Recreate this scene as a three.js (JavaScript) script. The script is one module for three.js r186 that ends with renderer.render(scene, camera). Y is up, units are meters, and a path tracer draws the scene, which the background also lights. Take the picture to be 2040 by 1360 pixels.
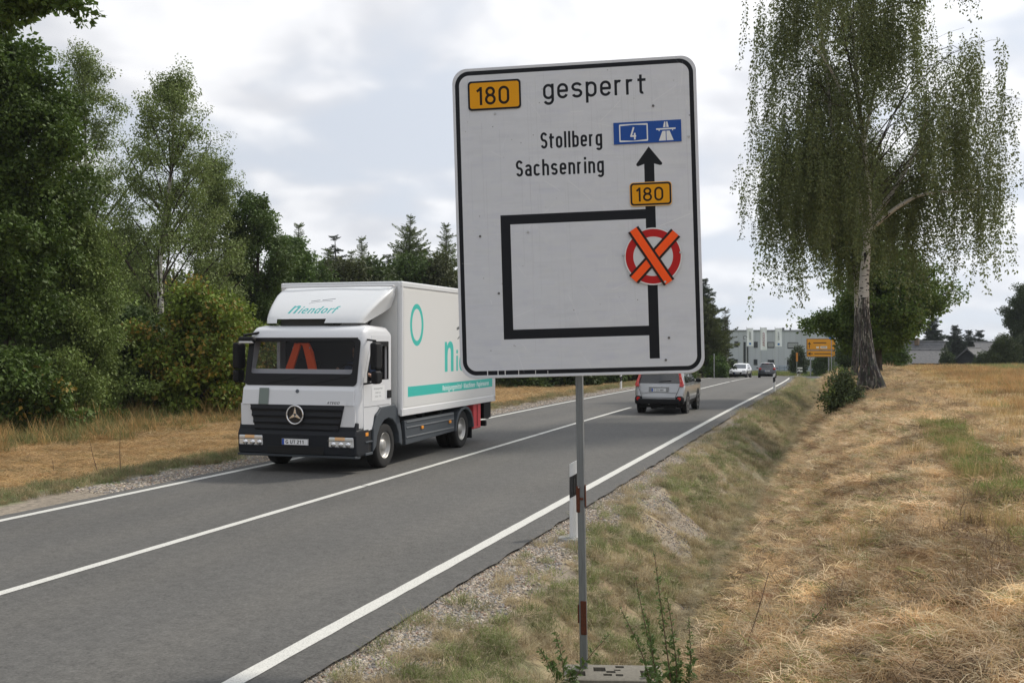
import * as THREE from 'three';
import { RoundedBoxGeometry } from 'three/addons/geometries/RoundedBoxGeometry.js';
import { mergeGeometries, toCreasedNormals, mergeVertices } from 'three/addons/utils/BufferGeometryUtils.js';
import { MarchingCubes } from 'three/addons/objects/MarchingCubes.js';
import { Brush, Evaluator, SUBTRACTION } from 'three-bvh-csg';

// ---------- camera, sky, sun, exposure ----------
const scene = new THREE.Scene();
const F = 2100, EYE = 2.4, YAW = Math.atan2(680, F), SN = Math.sin(YAW), CS = Math.cos(YAW);
const camera = new THREE.PerspectiveCamera(2 * Math.atan(680 / F) * 180 / Math.PI, 1.5, 0.1, 4000);
camera.position.set(0, EYE, 0);
camera.rotation.y = YAW;                       // the road runs along -z, the lens looks to its left
const renderer = new THREE.WebGLRenderer();
renderer.toneMapping = THREE.LinearToneMapping;
renderer.toneMappingExposure = 1.14;
renderer.shadowMap.enabled = true;

const sun = new THREE.DirectionalLight(new THREE.Color(1, 0.93, 0.82), 2.6);
const SUN_DIR = new THREE.Vector3(0.54, 0.90, -0.70).normalize();
sun.position.copy(SUN_DIR).multiplyScalar(200);
sun.castShadow = true; sun.shadow.radius = 9;
Object.assign(sun.shadow.camera, { left: -120, right: 120, top: 120, bottom: -120, near: 1, far: 500 });
scene.add(sun, sun.target);

function rngOf(seed) { let a = seed >>> 0; return () => { a = (a + 0x6D2B79F5) | 0; let t = Math.imul(a ^ (a >>> 15), 1 | a); t = (t + Math.imul(t ^ (t >>> 7), 61 | t)) ^ t; return ((t ^ (t >>> 14)) >>> 0) / 4294967296; }; }
const rnd = rngOf(7);
const PERM = new Uint8Array(512); { const r = rngOf(99), p = [...Array(256).keys()]; for (let i = 255; i > 0; i--) { const j = Math.floor(r() * (i + 1)); [p[i], p[j]] = [p[j], p[i]]; } for (let i = 0; i < 512; i++) PERM[i] = p[i & 255]; }
const gr2 = (h, x, y) => ((h & 1 ? -x : x) + (h & 2 ? -y : y)) * (h & 4 ? 1 : 0.7) + (h & 8 ? 0.3 * x : -0.3 * y);
function perlin(x, y, per = 256) {
  const X = Math.floor(x), Y = Math.floor(y), a = x - X, b = y - Y, m = (v) => ((v % per) + per) % per & 255;
  const u = a * a * a * (a * (a * 6 - 15) + 10), v = b * b * b * (b * (b * 6 - 15) + 10), x0 = m(X), x1 = m(X + 1), y0 = m(Y), y1 = m(Y + 1);
  const g = (i, j, dx, dy) => gr2(PERM[PERM[i] + j], dx, dy), l = (p, q, t) => p + (q - p) * t;
  return l(l(g(x0, y0, a, b), g(x1, y0, a - 1, b), u), l(g(x0, y1, a, b - 1), g(x1, y1, a - 1, b - 1), u), v);
}
function fbm(x, y, o = 4, per = 256, gain = 0.5) { let s = 0, a = 1, n = 0; for (let i = 0; i < o; i++) { s += a * perlin(x, y, per); n += a; a *= gain; x *= 2; y *= 2; per *= 2; if (per > 256) per = 256; } return s / n; }
const clamp = (x, a = 0, b = 1) => Math.min(b, Math.max(a, x)), lerp = (a, b, t) => a + (b - a) * t, sm = (a, b, x) => { const t = clamp((x - a) / (b - a)); return t * t * (3 - 2 * t); };

{ // broken cloud: bright white heaps over a thin grey-blue veil
  const w = 2048, h = 1024, d = new Float32Array(w * h * 4);
  for (let r = 0; r < h; r++) {
    const up = ((r + 0.5) / h - 0.5) * Math.PI, y = Math.sin(up);
    for (let c = 0; c < w; c++) {
      const az = ((c + 0.5) / w - 0.5) * 2 * Math.PI, x = Math.cos(az) * Math.cos(up), z = Math.sin(az) * Math.cos(up), o = (r * w + c) * 4;
      let R, G, B;
      if (y < -0.02) { R = 0.16; G = 0.15; B = 0.12; } else {
        const k = 1 / (Math.max(y, 0) + 0.2), px = x * k, pz = z * k;
        const wx = fbm(px * 1.1 + 31, pz * 1.1 + 7, 3), wz = fbm(px * 1.1 + 3, pz * 1.1 + 57, 3);
        const n1 = fbm(px * 1.5 + wx * 0.9 + 12, pz * 1.5 + wz * 0.9 + 40, 6, 256, 0.52);
        const n2 = fbm(px * 3.2 + wz + 80, pz * 3.2 + wx + 15, 5, 256, 0.55);
        const cover = sm(-0.30, 0.12, n1 + 0.25 * n2), bright = sm(-0.25, 0.32, n2 * 0.8 + n1 * 0.5);
        const cs = x * SUN_DIR.x + y * SUN_DIR.y + z * SUN_DIR.z, up1 = 0.66 + 0.68 * ((1 + cs) / 2) ** 1.5, lift = 0;
        const hz = sm(0.22, 0.0, y);
        const gap = [lerp(0.555, 0.61, hz), lerp(0.60, 0.655, hz), lerp(0.675, 0.72, hz)], cl = [0.62 + 0.235 * bright, 0.635 + 0.225 * bright, 0.675 + 0.205 * bright];
        const m = cover * (1 - 0.3 * hz);
        [R, G, B] = [0, 1, 2].map((i) => (lerp(gap[i], cl[i], m) + lift) * up1);
        if (y < 0) { const t = sm(0, -0.02, y); R = lerp(R, 0.16, t); G = lerp(G, 0.15, t); B = lerp(B, 0.12, t); }
      }
      d[o] = R; d[o + 1] = G; d[o + 2] = B; d[o + 3] = 1;
    }
  }
  const t = new THREE.DataTexture(d, w, h, THREE.RGBAFormat, THREE.FloatType);
  t.mapping = THREE.EquirectangularReflectionMapping; t.magFilter = THREE.LinearFilter; t.needsUpdate = true;
  scene.background = t; scene.environment = t;
}
scene.fog = new THREE.FogExp2(new THREE.Color(0.72, 0.78, 0.85), 0.00022);

// ---------- helpers ----------
const V = (x, y, z) => new THREE.Vector3(x, y, z), taken = {};
function numbered(n) { taken[n] = (taken[n] ?? -1) + 1; return taken[n] ? n + '_' + String(taken[n]).padStart(3, '0') : n; }
function shade(o) { o.traverse((m) => { if (m.isMesh) { m.castShadow = true; m.receiveShadow = true; } }); return o; }
function tag(o, label, category, group) { o.userData.label = label; if (category) o.userData.category = category; if (group) o.userData.group = group; return o; }
function thing(name, label, category, pos = [0, 0, 0], turn = 0, group) {
  const o = new THREE.Group(); o.name = numbered(name); scene.add(o); o.position.set(...pos); o.rotation.y = turn; return tag(o, label, category, group);
}
function flat(g) {
  g = g.index ? g.toNonIndexed() : g;
  for (const k of Object.keys(g.attributes)) if (!['position', 'normal', 'uv'].includes(k)) g.deleteAttribute(k);
  if (!g.attributes.normal) g.computeVertexNormals();
  if (!g.attributes.uv) g.setAttribute('uv', new THREE.BufferAttribute(new Float32Array(g.attributes.position.count * 2), 2));
  g.groups = []; return g;
}
const join = (list) => list.length === 1 ? list[0] : mergeGeometries(list.map(flat));
function part(name, geo, mat, parent, label) {
  const m = new THREE.Mesh(Array.isArray(geo) ? join(geo) : geo, mat); m.name = parent === scene ? numbered(name) : name; m.castShadow = m.receiveShadow = true;
  parent.add(m); if (label) m.userData.label = label; return m;
}
function struct(name, geo, mat, parent = scene) { const m = part(name, geo, mat, parent); if (parent === scene) m.userData.kind = 'structure'; return m; }
function box(w, h, d, x = 0, y = 0, z = 0, o = {}) {
  const g = o.r ? new RoundedBoxGeometry(w, h, d, o.seg ?? 2, Math.min(o.r, w / 2.01, h / 2.01, d / 2.01)) : new THREE.BoxGeometry(w, h, d);
  if (o.rx) g.rotateX(o.rx); if (o.rz) g.rotateZ(o.rz); if (o.ry) g.rotateY(o.ry); g.translate(x, y, z); return g;
}
function cyl(r0, r1, h, x, y, z, o = {}) { const g = new THREE.CylinderGeometry(r1, r0, h, o.n ?? 14, 1, !!o.open); if (o.rx) g.rotateX(o.rx); if (o.rz) g.rotateZ(o.rz); g.translate(x, y, z); return g; }
function bar(a, b, r0, r1 = r0, n = 7) { const d = b.clone().sub(a), g = new THREE.CylinderGeometry(r1, r0, d.length(), n, 1); g.applyQuaternion(new THREE.Quaternion().setFromUnitVectors(V(0, 1, 0), d.normalize())); g.translate((a.x + b.x) / 2, (a.y + b.y) / 2, (a.z + b.z) / 2); return g; }
// a side outline of [z, y] points, pushed across from x0 to x1
function side(pts, x0, x1, bevel = 0, holes = []) {
  const s = new THREE.Shape(pts.map(([z, y]) => new THREE.Vector2(-z, y)));
  for (const h of holes) s.holes.push(new THREE.Path(h.map(([z, y]) => new THREE.Vector2(-z, y))));
  const g = new THREE.ExtrudeGeometry(s, { depth: x1 - x0 - 2 * bevel, bevelEnabled: bevel > 0, bevelSize: bevel, bevelThickness: bevel, bevelOffset: -bevel, bevelSegments: 3, curveSegments: 12 });
  g.rotateY(Math.PI / 2); g.translate(x0 + bevel, 0, 0); return g;
}
function plate(shape, depth, bevel = 0) { return new THREE.ExtrudeGeometry(shape, { depth: depth - 2 * bevel, bevelEnabled: bevel > 0, bevelSize: bevel, bevelThickness: bevel, bevelOffset: -bevel, bevelSegments: 2, curveSegments: 16 }); }
function rrect(w, h, r) { const s = new THREE.Shape(), x = w / 2, y = h / 2; s.moveTo(-x + r, -y); s.lineTo(x - r, -y); s.absarc(x - r, -y + r, r, -Math.PI / 2, 0); s.lineTo(x, y - r); s.absarc(x - r, y - r, r, 0, Math.PI / 2); s.lineTo(-x + r, y); s.absarc(-x + r, y - r, r, Math.PI / 2, Math.PI); s.lineTo(-x, -y + r); s.absarc(-x + r, -y + r, r, Math.PI, Math.PI * 1.5); return s; }
function canvasTex(w, h, draw) { const c = document.createElement('canvas'); c.width = w; c.height = h; draw(c.getContext('2d'), w, h); const t = new THREE.CanvasTexture(c); t.colorSpace = THREE.SRGBColorSpace; t.anisotropy = 8; return t; }
function noiseTex(n, fn, o = {}) {
  const d = new Uint8Array(n * n * 4);
  for (let y = 0; y < n; y++) for (let x = 0; x < n; x++) { const v = fn(x / n, y / n, x, y), i = (y * n + x) * 4; for (let k = 0; k < 3; k++) d[i + k] = clamp(Array.isArray(v) ? v[k] : v) * 255; d[i + 3] = 255; }
  const t = new THREE.DataTexture(d, n, n); t.wrapS = t.wrapT = THREE.RepeatWrapping; t.magFilter = THREE.LinearFilter; t.needsUpdate = true; if (o.rep) t.repeat.set(o.rep, o.rep); return t;
}
const M = (r, g, b, rough = 0.6, o = {}) => new THREE.MeshPhysicalMaterial({ color: new THREE.Color().setRGB(r, g, b), roughness: rough, ...o });

// the pixel (x, y) of the photograph at depth Z, and where a thing at (x, Z) stands
const W = (x, y, Z) => { const X = (x - 1020) * Z / F; return V(-Z * SN + X * CS, EYE + (680 - y) * Z / F, -(Z * CS + X * SN)); };
const bend = (s) => s < 45 ? 0 : s < 115 ? -2.2 * ((s - 45) / 67) ** 2 : -2.4 - 0.074 * (s - 115);
const fall = (s) => s < 30 ? 0 : s < 113 ? -0.000203 * (s - 30) ** 2 : -1.4 - 0.02 * (s - 113);
const PROF = [[-400, 0.5], [-60, 0.3], [-22, -0.15], [-17, -0.22], [-14.5, -0.2], [-12.6, -0.06], [-11.25, -0.03], [-11.0, -0.03], [-3.85, -0.03], [-3.7, -0.03], [-3.05, -0.08], [-2.7, -0.27], [-2.2, -0.66], [-1.95, -0.82], [-1.75, -0.8], [-1.45, -0.52], [-1.0, -0.1], [-0.5, 0.28], [0, 0.58], [0.6, 0.82], [1.3, 0.95], [2, 1.0], [12, 1.2], [60, 1.4], [400, 1.4]];
function prof(v) { let i = 1; while (i < PROF.length - 1 && PROF[i][0] < v) i++; const [a, p] = PROF[i - 1], [b, q] = PROF[i]; return lerp(p, q, clamp((v - a) / (b - a))); }
function H(u, s) {
  const v = u - bend(s); let h = prof(v);
  const ditch = sm(9.5, 7, s) * sm(-2.9, -2.2, v) * sm(-1.0, -1.7, v); h += 0.42 * ditch;
  if (v < -12) h += 1.1 * sm(68, 100, s) * sm(-12.2, -15, v);
  if (v > -3.7) h = lerp(h, -0.05, sm(99, 109, s) * sm(9, 2, v));
  if (v > 1.5) h -= Math.min(4, 0.0012 * Math.max(0, s - 70) ** 2) * sm(1.5, 8, v) * (s < 300 ? 1 : 1);
  if (v > -2.9 || v < -12.3) h += 0.075 * perlin(u * 0.9, s * 0.9) + 0.05 * perlin(u * 2.6 + 9, s * 2.6) * sm(60, 30, s);
  return h + fall(s);
}
const G = (x, Z) => { const p = W(x, 680, Z); p.y = H(p.x, -p.z); return p; };
// ---------- the ground, the road and its markings ----------
const range = (list) => { const o = []; for (let i = 0; i + 1 < list.length; i += 2) { const [a, st] = [list[i], list[i + 1]], b = list[i + 2]; if (b === undefined) { o.push(a); break; } for (let x = a; x < b - st * 0.4; x += st) o.push(x); } return o; };
const SL = range([-14, 1, 2, 0.22, 24, 0.45, 60, 1, 130, 4, 260, 12, 500, 50, 1200, 100, 1800, 0]);
SL[SL.length - 1] = 1800;
const VL = [...range([-600, 60, -120, 12, -60, 3, -24, 0.5, -12.6, 0.35, -11.3, 0]), -11.15, -11.0, -9, -7, -5, -3.95, -3.8, ...range([-3.7, 0.11, 3.4, 0.4, 16, 2, 60, 12, 132, 60, 700, 0])];
VL.sort((a, b) => a - b);
const grain = noiseTex(512, (x, y) => 0.5 + 0.5 * fbm(x * 16, y * 16, 5, 16, 0.72) + 0.12 * (rnd() - 0.5));
const C3 = (r, g, b) => [r, g, b], mix3 = (a, b, t) => a.map((x, i) => lerp(x, b[i], t));
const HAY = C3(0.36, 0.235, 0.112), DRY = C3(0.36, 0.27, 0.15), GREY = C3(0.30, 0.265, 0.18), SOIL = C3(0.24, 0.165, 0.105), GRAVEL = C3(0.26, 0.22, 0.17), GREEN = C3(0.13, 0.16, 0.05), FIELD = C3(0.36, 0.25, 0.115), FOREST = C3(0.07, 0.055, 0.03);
function zone(u, s) { // what the ground is made of here
  const v = u - bend(s), n = fbm(u * 0.5, s * 0.5, 4), m = fbm(u * 1.7 + 40, s * 1.7, 4), e = 0.45 * n + 0.3 * m;
  let c;
  if (v < -11.6) {
    c = v + 2.2 * e > -12.3 - (s > 24 && s < 60 ? 0.6 * sm(24, 32, s) : 0) ? GRAVEL : mix3(GREEN, DRY, sm(-12.7, -14, v + e));
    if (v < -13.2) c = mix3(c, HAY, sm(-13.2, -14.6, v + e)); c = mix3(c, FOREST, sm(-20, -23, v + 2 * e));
    if (s > 60) c = mix3(c, SOIL, 0.4 * sm(60, 80, s) * sm(-14, -17, v));
  } else if (v < 1.9) {
    c = v + 1.6 * e < -3.2 ? GRAVEL : mix3(mix3(GREEN, DRY, sm(-0.1, 0.35, m + 0.2)), GREY, 0.4);
    c = mix3(c, GRAVEL, sm(0.06, 0.2, n) * sm(-1.8, -2.4, v) * sm(40, 14, s)); c = mix3(c, SOIL, sm(0.1, 0.3, m) * sm(-2.9, -2.5, v) * sm(-1.0, -1.6, v) * 0.8);
    c = mix3(c, GREY, sm(-2.4, -1.9, v) * sm(-0.7, -1.4, v) * 0.6); c = mix3(c, HAY, sm(-1.4, -0.5, v + e));
    if (s > 95) c = mix3(c, GREEN, sm(95, 108, s));
  } else { c = mix3(HAY, FIELD, sm(1.5, 3, v)); if (s > 52) c = mix3(c, GREEN, 0.65 * sm(52, 62, s + 5 * n) * sm(6, 13, v)); }
  if (s > 122) c = mix3(c, GREEN, sm(118, 126, s));
  return c.map((x) => x * (1 + 0.35 * m + 0.2 * n));
}
{
  const nu = VL.length, ns = SL.length, p = new Float32Array(nu * ns * 3), c = new Float32Array(nu * ns * 3), uv = new Float32Array(nu * ns * 2), idx = [];
  for (let j = 0; j < ns; j++) for (let i = 0; i < nu; i++) {
    const k = j * nu + i, s = SL[j], u = VL[i] + bend(Math.min(s, 400)) * (Math.abs(VL[i]) < 60 ? 1 : 0);
    p.set([u, H(u, s), -s], k * 3); c.set(zone(u, s), k * 3); uv.set([u / 1.7, s / 1.7], k * 2);
    if (i && j) { const a = k - nu - 1, b = k - nu, d = k - 1; idx.push(a, b, d, b, k, d); }
  }
  const g = new THREE.BufferGeometry(); g.setAttribute('position', new THREE.BufferAttribute(p, 3)); g.setAttribute('color', new THREE.BufferAttribute(c, 3)); g.setAttribute('uv', new THREE.BufferAttribute(uv, 2)); g.setIndex(idx); g.computeVertexNormals();
  struct('ground', g, new THREE.MeshStandardMaterial({ vertexColors: true, map: grain, color: new THREE.Color(1.9, 1.9, 1.9), roughness: 1, bumpMap: grain, bumpScale: 0.03 }));
}
// a sheet that follows the road between two lines across it
function ribbon(va, vb, s0, s1, lift, n = 1, wob = 0) {
  const st = SL.filter((s) => s > s0 + 0.05 && s < s1 - 0.05); st.unshift(s0); st.push(s1);
  const p = [], uv = [], ix = [];
  st.forEach((s, j) => { for (let i = 0; i <= n; i++) { const e = i === 0 ? wob : i === n ? -wob : 0, v = lerp(va, vb, i / n) + e * (perlin(s * 1.9, va) + 0.6 * perlin(s * 6.1, vb)); p.push(v + bend(s), fall(s) + lift, -s); uv.push((v + bend(s)), s); if (i && j) { const k = j * (n + 1) + i; ix.push(k - n - 2, k - n - 1, k - 1, k - n - 1, k, k - 1); } } });
  const g = new THREE.BufferGeometry(); g.setAttribute('position', new THREE.Float32BufferAttribute(p, 3)); g.setAttribute('uv', new THREE.Float32BufferAttribute(uv, 2)); g.setIndex(ix); g.computeVertexNormals(); const q = []; for (let i = 0; i < p.length; i += 3) { const v = p[i] - bend(-p[i + 2]), w = Math.max(...[-9.95, -8.6, -6.85, -5.1].map((t) => Math.exp(-(((v - t) / 0.36) ** 2)))), k = 0.95 + 0.1 * w + 0.12 * fbm(p[i] * 0.5, p[i + 2] * 0.13 + 50, 3); q.push(k * (1 + 0.012 * w), k, k * (1 - 0.02 * w)); } g.setAttribute('color', new THREE.Float32BufferAttribute(q, 3)); return g;
}
const asphaltMap = noiseTex(1024, (x, y) => { const big = fbm(x * 3, y * 3, 4, 3), fine = fbm(x * 128, y * 128, 2, 128), sp = rnd(); const v = 0.62 + 0.10 * big + 0.2 * fine + 0.15 * fbm(x * 230, y * 230, 1, 230) + 0.16 * fbm(x * 40, y * 40, 2, 40) + (sp > 0.97 ? 0.4 * rnd() : 0) - (sp < 0.05 ? 0.25 : 0); return [v, v * 0.985, v * 0.945]; }, { rep: 1 / 5.2 });
const trackMap = noiseTex(256, (x, y) => 0.5 + 0.5 * fbm(x * 8, y * 8, 4, 8));
const asphalt = new THREE.MeshStandardMaterial({ vertexColors: true, color: new THREE.Color(0.150, 0.148, 0.144), map: asphaltMap, roughness: 0.86, bumpMap: asphaltMap, bumpScale: 0.006 });
const road = struct('road', ribbon(-11.12, -3.68, -14, 112, 0.012, 40, 0.04), asphalt);
const wornWhite = noiseTex(512, (x, y) => { const w = fbm(x * 12, y * 12, 5, 12, 0.65), f = fbm(x * 90, y * 90, 2, 90); const v = clamp(0.93 + 0.15 * w - (f > 0.28 ? 0.35 : 0) - 0.1 * f); return [v, v, v * 0.97]; }, { rep: 0.9 });
const paintM = new THREE.MeshStandardMaterial({ color: new THREE.Color(0.62, 0.615, 0.59), map: wornWhite, roughness: 0.75 });
part('edge_line', ribbon(-4.2, -4.05, -14, 112, 0.017, 1, 0.007), paintM, road);
part('edge_line', ribbon(-10.88, -10.74, -14, 108, 0.017, 1, 0.007), paintM, road);
part('centre_line', ribbon(-7.755, -7.63, -14, 15.8, 0.017, 1, 0.006), paintM, road);
part('centre_line', ribbon(-7.755, -7.63, 15.86, 25.9, 0.017, 1, 0.006), paintM, road);
part('centre_line', ribbon(-7.755, -7.63, 25.94, 37.8, 0.017, 1, 0.006), paintM, road);
part('centre_line', ribbon(-7.755, -7.63, 49, 74, 0.017, 1, 0.006), paintM, road);
part('centre_line', ribbon(-7.755, -7.63, 75, 110, 0.017, 1, 0.006), paintM, road);
{ // the road that crosses beyond the crest
  const g = new THREE.PlaneGeometry(120, 12, 60, 4); g.rotateX(-Math.PI / 2); const a = g.attributes.position, uvs = g.attributes.uv;
  for (let i = 0; i < a.count; i++) { const x = a.getX(i) + 10, s = 117.5 - a.getZ(i); a.setXYZ(i, x, Math.max(fall(s), -1.52) + 0.02 + (x > -3 ? 0.0 : 0), -s); uvs.setXY(i, x, s); }
  g.computeVertexNormals(); g.setAttribute('color', new THREE.BufferAttribute(new Float32Array(a.count * 3).fill(0.97), 3)); struct('side_road', g, asphalt);
  const c = part('edge_line', new THREE.PlaneGeometry(22, 0.3).rotateX(-Math.PI / 2).translate(7, -1.37, -112.0), paintM, scene.getObjectByName('side_road')); c.rotation.z = 0;
}
// ---------- gravel, hay and grass: counted by nobody ----------
function inView(p, pad = 0.22) { const Z = -p.x * SN - p.z * CS, X = p.x * CS - p.z * SN; return Z > 1.5 && Math.abs(X / Z) < 0.486 + pad && (p.y - EYE) / Z > -0.52 - pad; }
const mat4 = new THREE.Matrix4(), qa = new THREE.Quaternion(), eul = new THREE.Euler(), col = new THREE.Color();
function scatter(name, geos, mat, places, label, category) {
  const per = geos.map(() => []); places.forEach((p, i) => per[i % geos.length].push(p));
  const root = geos.length > 1 ? thing(name, label, category) : null;
  geos.forEach((g, k) => {
    const im = new THREE.InstancedMesh(g, mat, per[k].length); im.name = root ? name + '_patch' : numbered(name); im.castShadow = im.receiveShadow = true;
    per[k].forEach((p, i) => { eul.set(p.tx ?? 0, p.r ?? 0, p.tz ?? 0, 'YXZ'); mat4.compose(V(p.x, p.y, p.z), qa.setFromEuler(eul), V(p.k, p.ky ?? p.k, p.k)); im.setMatrixAt(i, mat4); im.setColorAt(i, col.setRGB(...p.c)); });
    im.userData.kind = 'stuff'; (root ?? scene).add(im); if (!root) tag(im, label, category);
  });
  if (root) root.userData.kind = 'stuff';
}
const leafy = (r, g, b, o = {}) => new THREE.MeshPhysicalMaterial({ color: new THREE.Color().setRGB(r, g, b), roughness: 0.75, transmission: 0.35, thickness: 0, side: THREE.DoubleSide, specularIntensity: 0.5, ...o });
// blades of one tuft: lay = how flat they lie
function tuft(seed, n, rad, len, lay0, lay1, wid, bendBy = 0.5) {
  const r = rngOf(seed), p = [], ix = [];
  for (let i = 0; i < n; i++) {
    const a = r() * 6.283, d = Math.sqrt(r()) * rad, x = Math.cos(a) * d, z = Math.sin(a) * d, dir = r() * 6.283, el = lerp(lay0, lay1, r()), L = len * (0.5 + r()), w = wid * (0.6 + 0.8 * r());
    let e = el, q = V(x, 0.005 + r() * 0.03, z); const sx = -Math.sin(dir) * w / 2, sz = Math.cos(dir) * w / 2, tw = (r() - 0.5) * w, b0 = p.length / 3;
    for (let k = 0; k < 3; k++) {
      const f = k === 2 ? 0.15 : 1; p.push(q.x + sx * f, q.y + tw * f, q.z + sz * f, q.x - sx * f, q.y - tw * f, q.z - sz * f);
      q = V(q.x + Math.cos(dir) * Math.cos(e) * L / 2, Math.max(0.004, q.y + Math.sin(e) * L / 2), q.z + Math.sin(dir) * Math.cos(e) * L / 2); e -= bendBy * (0.4 + r());
    }
    ix.push(b0, b0 + 1, b0 + 2, b0 + 1, b0 + 3, b0 + 2, b0 + 2, b0 + 3, b0 + 4, b0 + 3, b0 + 5, b0 + 4);
  }
  const g = new THREE.BufferGeometry(); g.setAttribute('position', new THREE.Float32BufferAttribute(p, 3)); g.setIndex(ix); return flat(g);
}
const hayGeos = [1, 2, 3, 4].map((k) => tuft(k, 64, 0.2, 0.15, -0.05, 0.55, 0.0036, 0.55)), wispGeos = [5, 6, 7].map((k) => tuft(k, 26, 0.12, 0.17, 0.3, 1.3, 0.0034, 0.7));
const grassGeos = [11, 12, 13].map((k) => tuft(k, 40, 0.11, 0.11, 0.5, 1.5, 0.004, 0.5)), stalkGeos = [21, 22, 23].map((k) => tuft(k, 26, 0.17, 0.26, 1.1, 1.55, 0.0042, 0.18)), tallGeos = [31, 32, 33].map((k) => tuft(k, 30, 0.2, 0.6, 1.0, 1.5, 0.008, 0.25));
const hay = [], wisps = [], green = [], field = [], tall = [], leftHay = [], farGrass = [];
const vary = (c, r, a = 0.35) => { const f = 1 + a * (r() - 0.5) * 2; return [c[0] * f, c[1] * f * (1 + 0.08 * (r() - 0.5)), c[2] * f]; };
{
  const r = rngOf(21), put = (list, u, s, k, c, o = {}) => { const p = { x: u, y: H(u, s) - 0.005, z: -s, r: r() * 6.283, k, c, ...o }; if (inView(p) && !(k < 2 && Math.abs(u + 2.0) < 0.62 && s > 7.9 && s < 8.75)) list.push(p); };
  const fill = (u0, u1, s0, s1, dens, fn) => { const n = (u1 - u0) * (s1 - s0) * dens; for (let i = 0; i < n; i++) { const s = s0 + r() * (s1 - s0); fn(u0 + r() * (u1 - u0) + bend(s), s, r()); } };
  for (const [s0, s1, dens, kk] of [[3, 9, 170, 0.78], [9, 18, 120, 0.85], [18, 34, 70, 1.0], [34, 62, 32, 1.4], [62, 105, 10, 2.0]]) {
    fill(-3.62, 2.3, s0, s1, dens, (u, s, q) => {
      const v = u - bend(s), n = fbm(u * 0.5, s * 0.5, 4), m = fbm(u * 1.7 + 40, s * 1.7, 4), k = kk * (0.7 + 0.6 * r());
      const tilt = { tx: (r() - 0.5) * 0.5, tz: (r() - 0.5) * 0.5 };
      if (v < -1.3) {
        const bare = n > (s < 20 ? 0.06 : 0.16) && v < (s < 20 ? -2.2 : -1.7) || v + 1.6 * (0.45 * n + 0.3 * m) < -3.22; if (bare && q < 0.9) return; if (m > 0.16 && q < 0.5) return;
        const g = m + 0.35 * n < (v < -2.55 ? 0.02 : -0.1) || q < 0.07; if (v < -1.9 || q < 0.3) put(green, u, s, k * (0.75 + 0.5 * r()), g ? vary([0.24, 0.275, 0.11], r) : vary([0.46, 0.38, 0.235], r), tilt); if (q > 0.3 && q < 0.8) put(q < 0.6 ? hay : wisps, u, s, k * 0.75, vary(q < 0.36 ? [0.16, 0.115, 0.07] : [0.48, 0.41, 0.27], r), tilt);
        if (q > 0.5 || v > -2) put(q < 0.75 ? hay : wisps, u, s, k * 0.9, vary(v < -1.5 ? [0.44, 0.38, 0.25] : [0.44, 0.345, 0.2], r), tilt);
      } else if (v > 1.12 && v < 1.62 && s > 8 && s < 24 && fbm(u * 0.9 + 5, s * 0.35, 3) > -0.05) { put(green, u, s, k * 1.1, q < 0.55 ? vary([0.19, 0.25, 0.07], r) : vary([0.36, 0.30, 0.14], r), tilt); if (q < 0.75) put(hay, u, s, k, vary([0.42, 0.31, 0.15], r), tilt); }
      else { const br = 0.9 + 1.1 * m; put(q < 0.78 ? hay : wisps, u, s, k, vary(m < -0.24 && q < 0.5 ? [0.12, 0.08, 0.045] : q < 0.1 ? [0.26, 0.15, 0.08] : q < 0.2 ? [0.22, 0.24, 0.08] : q < 0.5 ? [0.74 * br, 0.61 * br, 0.41 * br] : [0.66 * br, 0.485 * br, 0.28 * br], r), tilt); }
    });
  }
  for (const [s0, s1, u1, dens, kk] of [[4, 12, 8, 60, 0.85], [12, 26, 16, 34, 1.1], [26, 50, 30, 14, 1.6], [50, 84, 46, 6, 2.3]])
    fill(1.75, u1, s0, s1, dens, (u, s, q) => {
      const n = fbm(u * 0.3, s * 0.3, 4), v = u - bend(s); if (v < 3.2 && q < 0.8 - 0.3 * (v - 2)) return; const gr = s > 54 && v > 7 ? 0.7 : 0.07; const row = 0.75 + 0.5 * sm(-0.3, 0.3, n);
      put(field, u, s, kk * (0.7 + 0.6 * r()), r() < gr ? vary([0.20, 0.24, 0.09], r) : vary(q < 0.4 ? [0.42 * row, 0.25 * row, 0.11 * row] : [0.48 * row, 0.345 * row, 0.165 * row], r), { ky: kk * (v < 4 ? 0.5 : 0.85) * (0.6 + 0.6 * r()) * (kk > 2 ? 0.42 : kk > 1.5 ? 0.6 : 1) });
    });
  for (const [s0, s1, dens, kk] of [[12, 24, 60, 1.25], [24, 44, 36, 1.5], [44, 75, 14, 2.2], [75, 108, 6, 3]])
    fill(-24, -12.1, s0, s1, dens, (u, s, q) => {
      const v = u - bend(s), m = fbm(u * 0.8, s * 0.8, 4), k = kk * (0.7 + 0.6 * r()), e = 1.2 * m; if (s > 24 && v > -12.7 + e && q < 0.7) return;
      if (v > -13.4 + e) { if (v + e < -12.15) put(green, u, s, k * 0.8, q < 0.45 ? vary([0.2, 0.22, 0.1], r) : vary([0.33, 0.27, 0.15], r)); }
      else if (v > -18.5 + 2 * e || s < 0) put(leftHay, u, s, k, vary(q < 0.12 ? [0.24, 0.2, 0.09] : q < 0.5 ? [0.50, 0.36, 0.19] : [0.50, 0.335, 0.155], r));
      else if (q < 0.26) put(tall, u, s, Math.min(k, 1.7) * (0.5 + 0.3 * r()), vary(q < 0.16 ? [0.17, 0.19, 0.07] : [0.44, 0.29, 0.12], r), { ky: Math.min(k, 1.7) * (0.22 + 0.5 * r() ** 3) });
      else put(leftHay, u, s, k, vary([0.42, 0.28, 0.12], r));
    });
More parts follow.
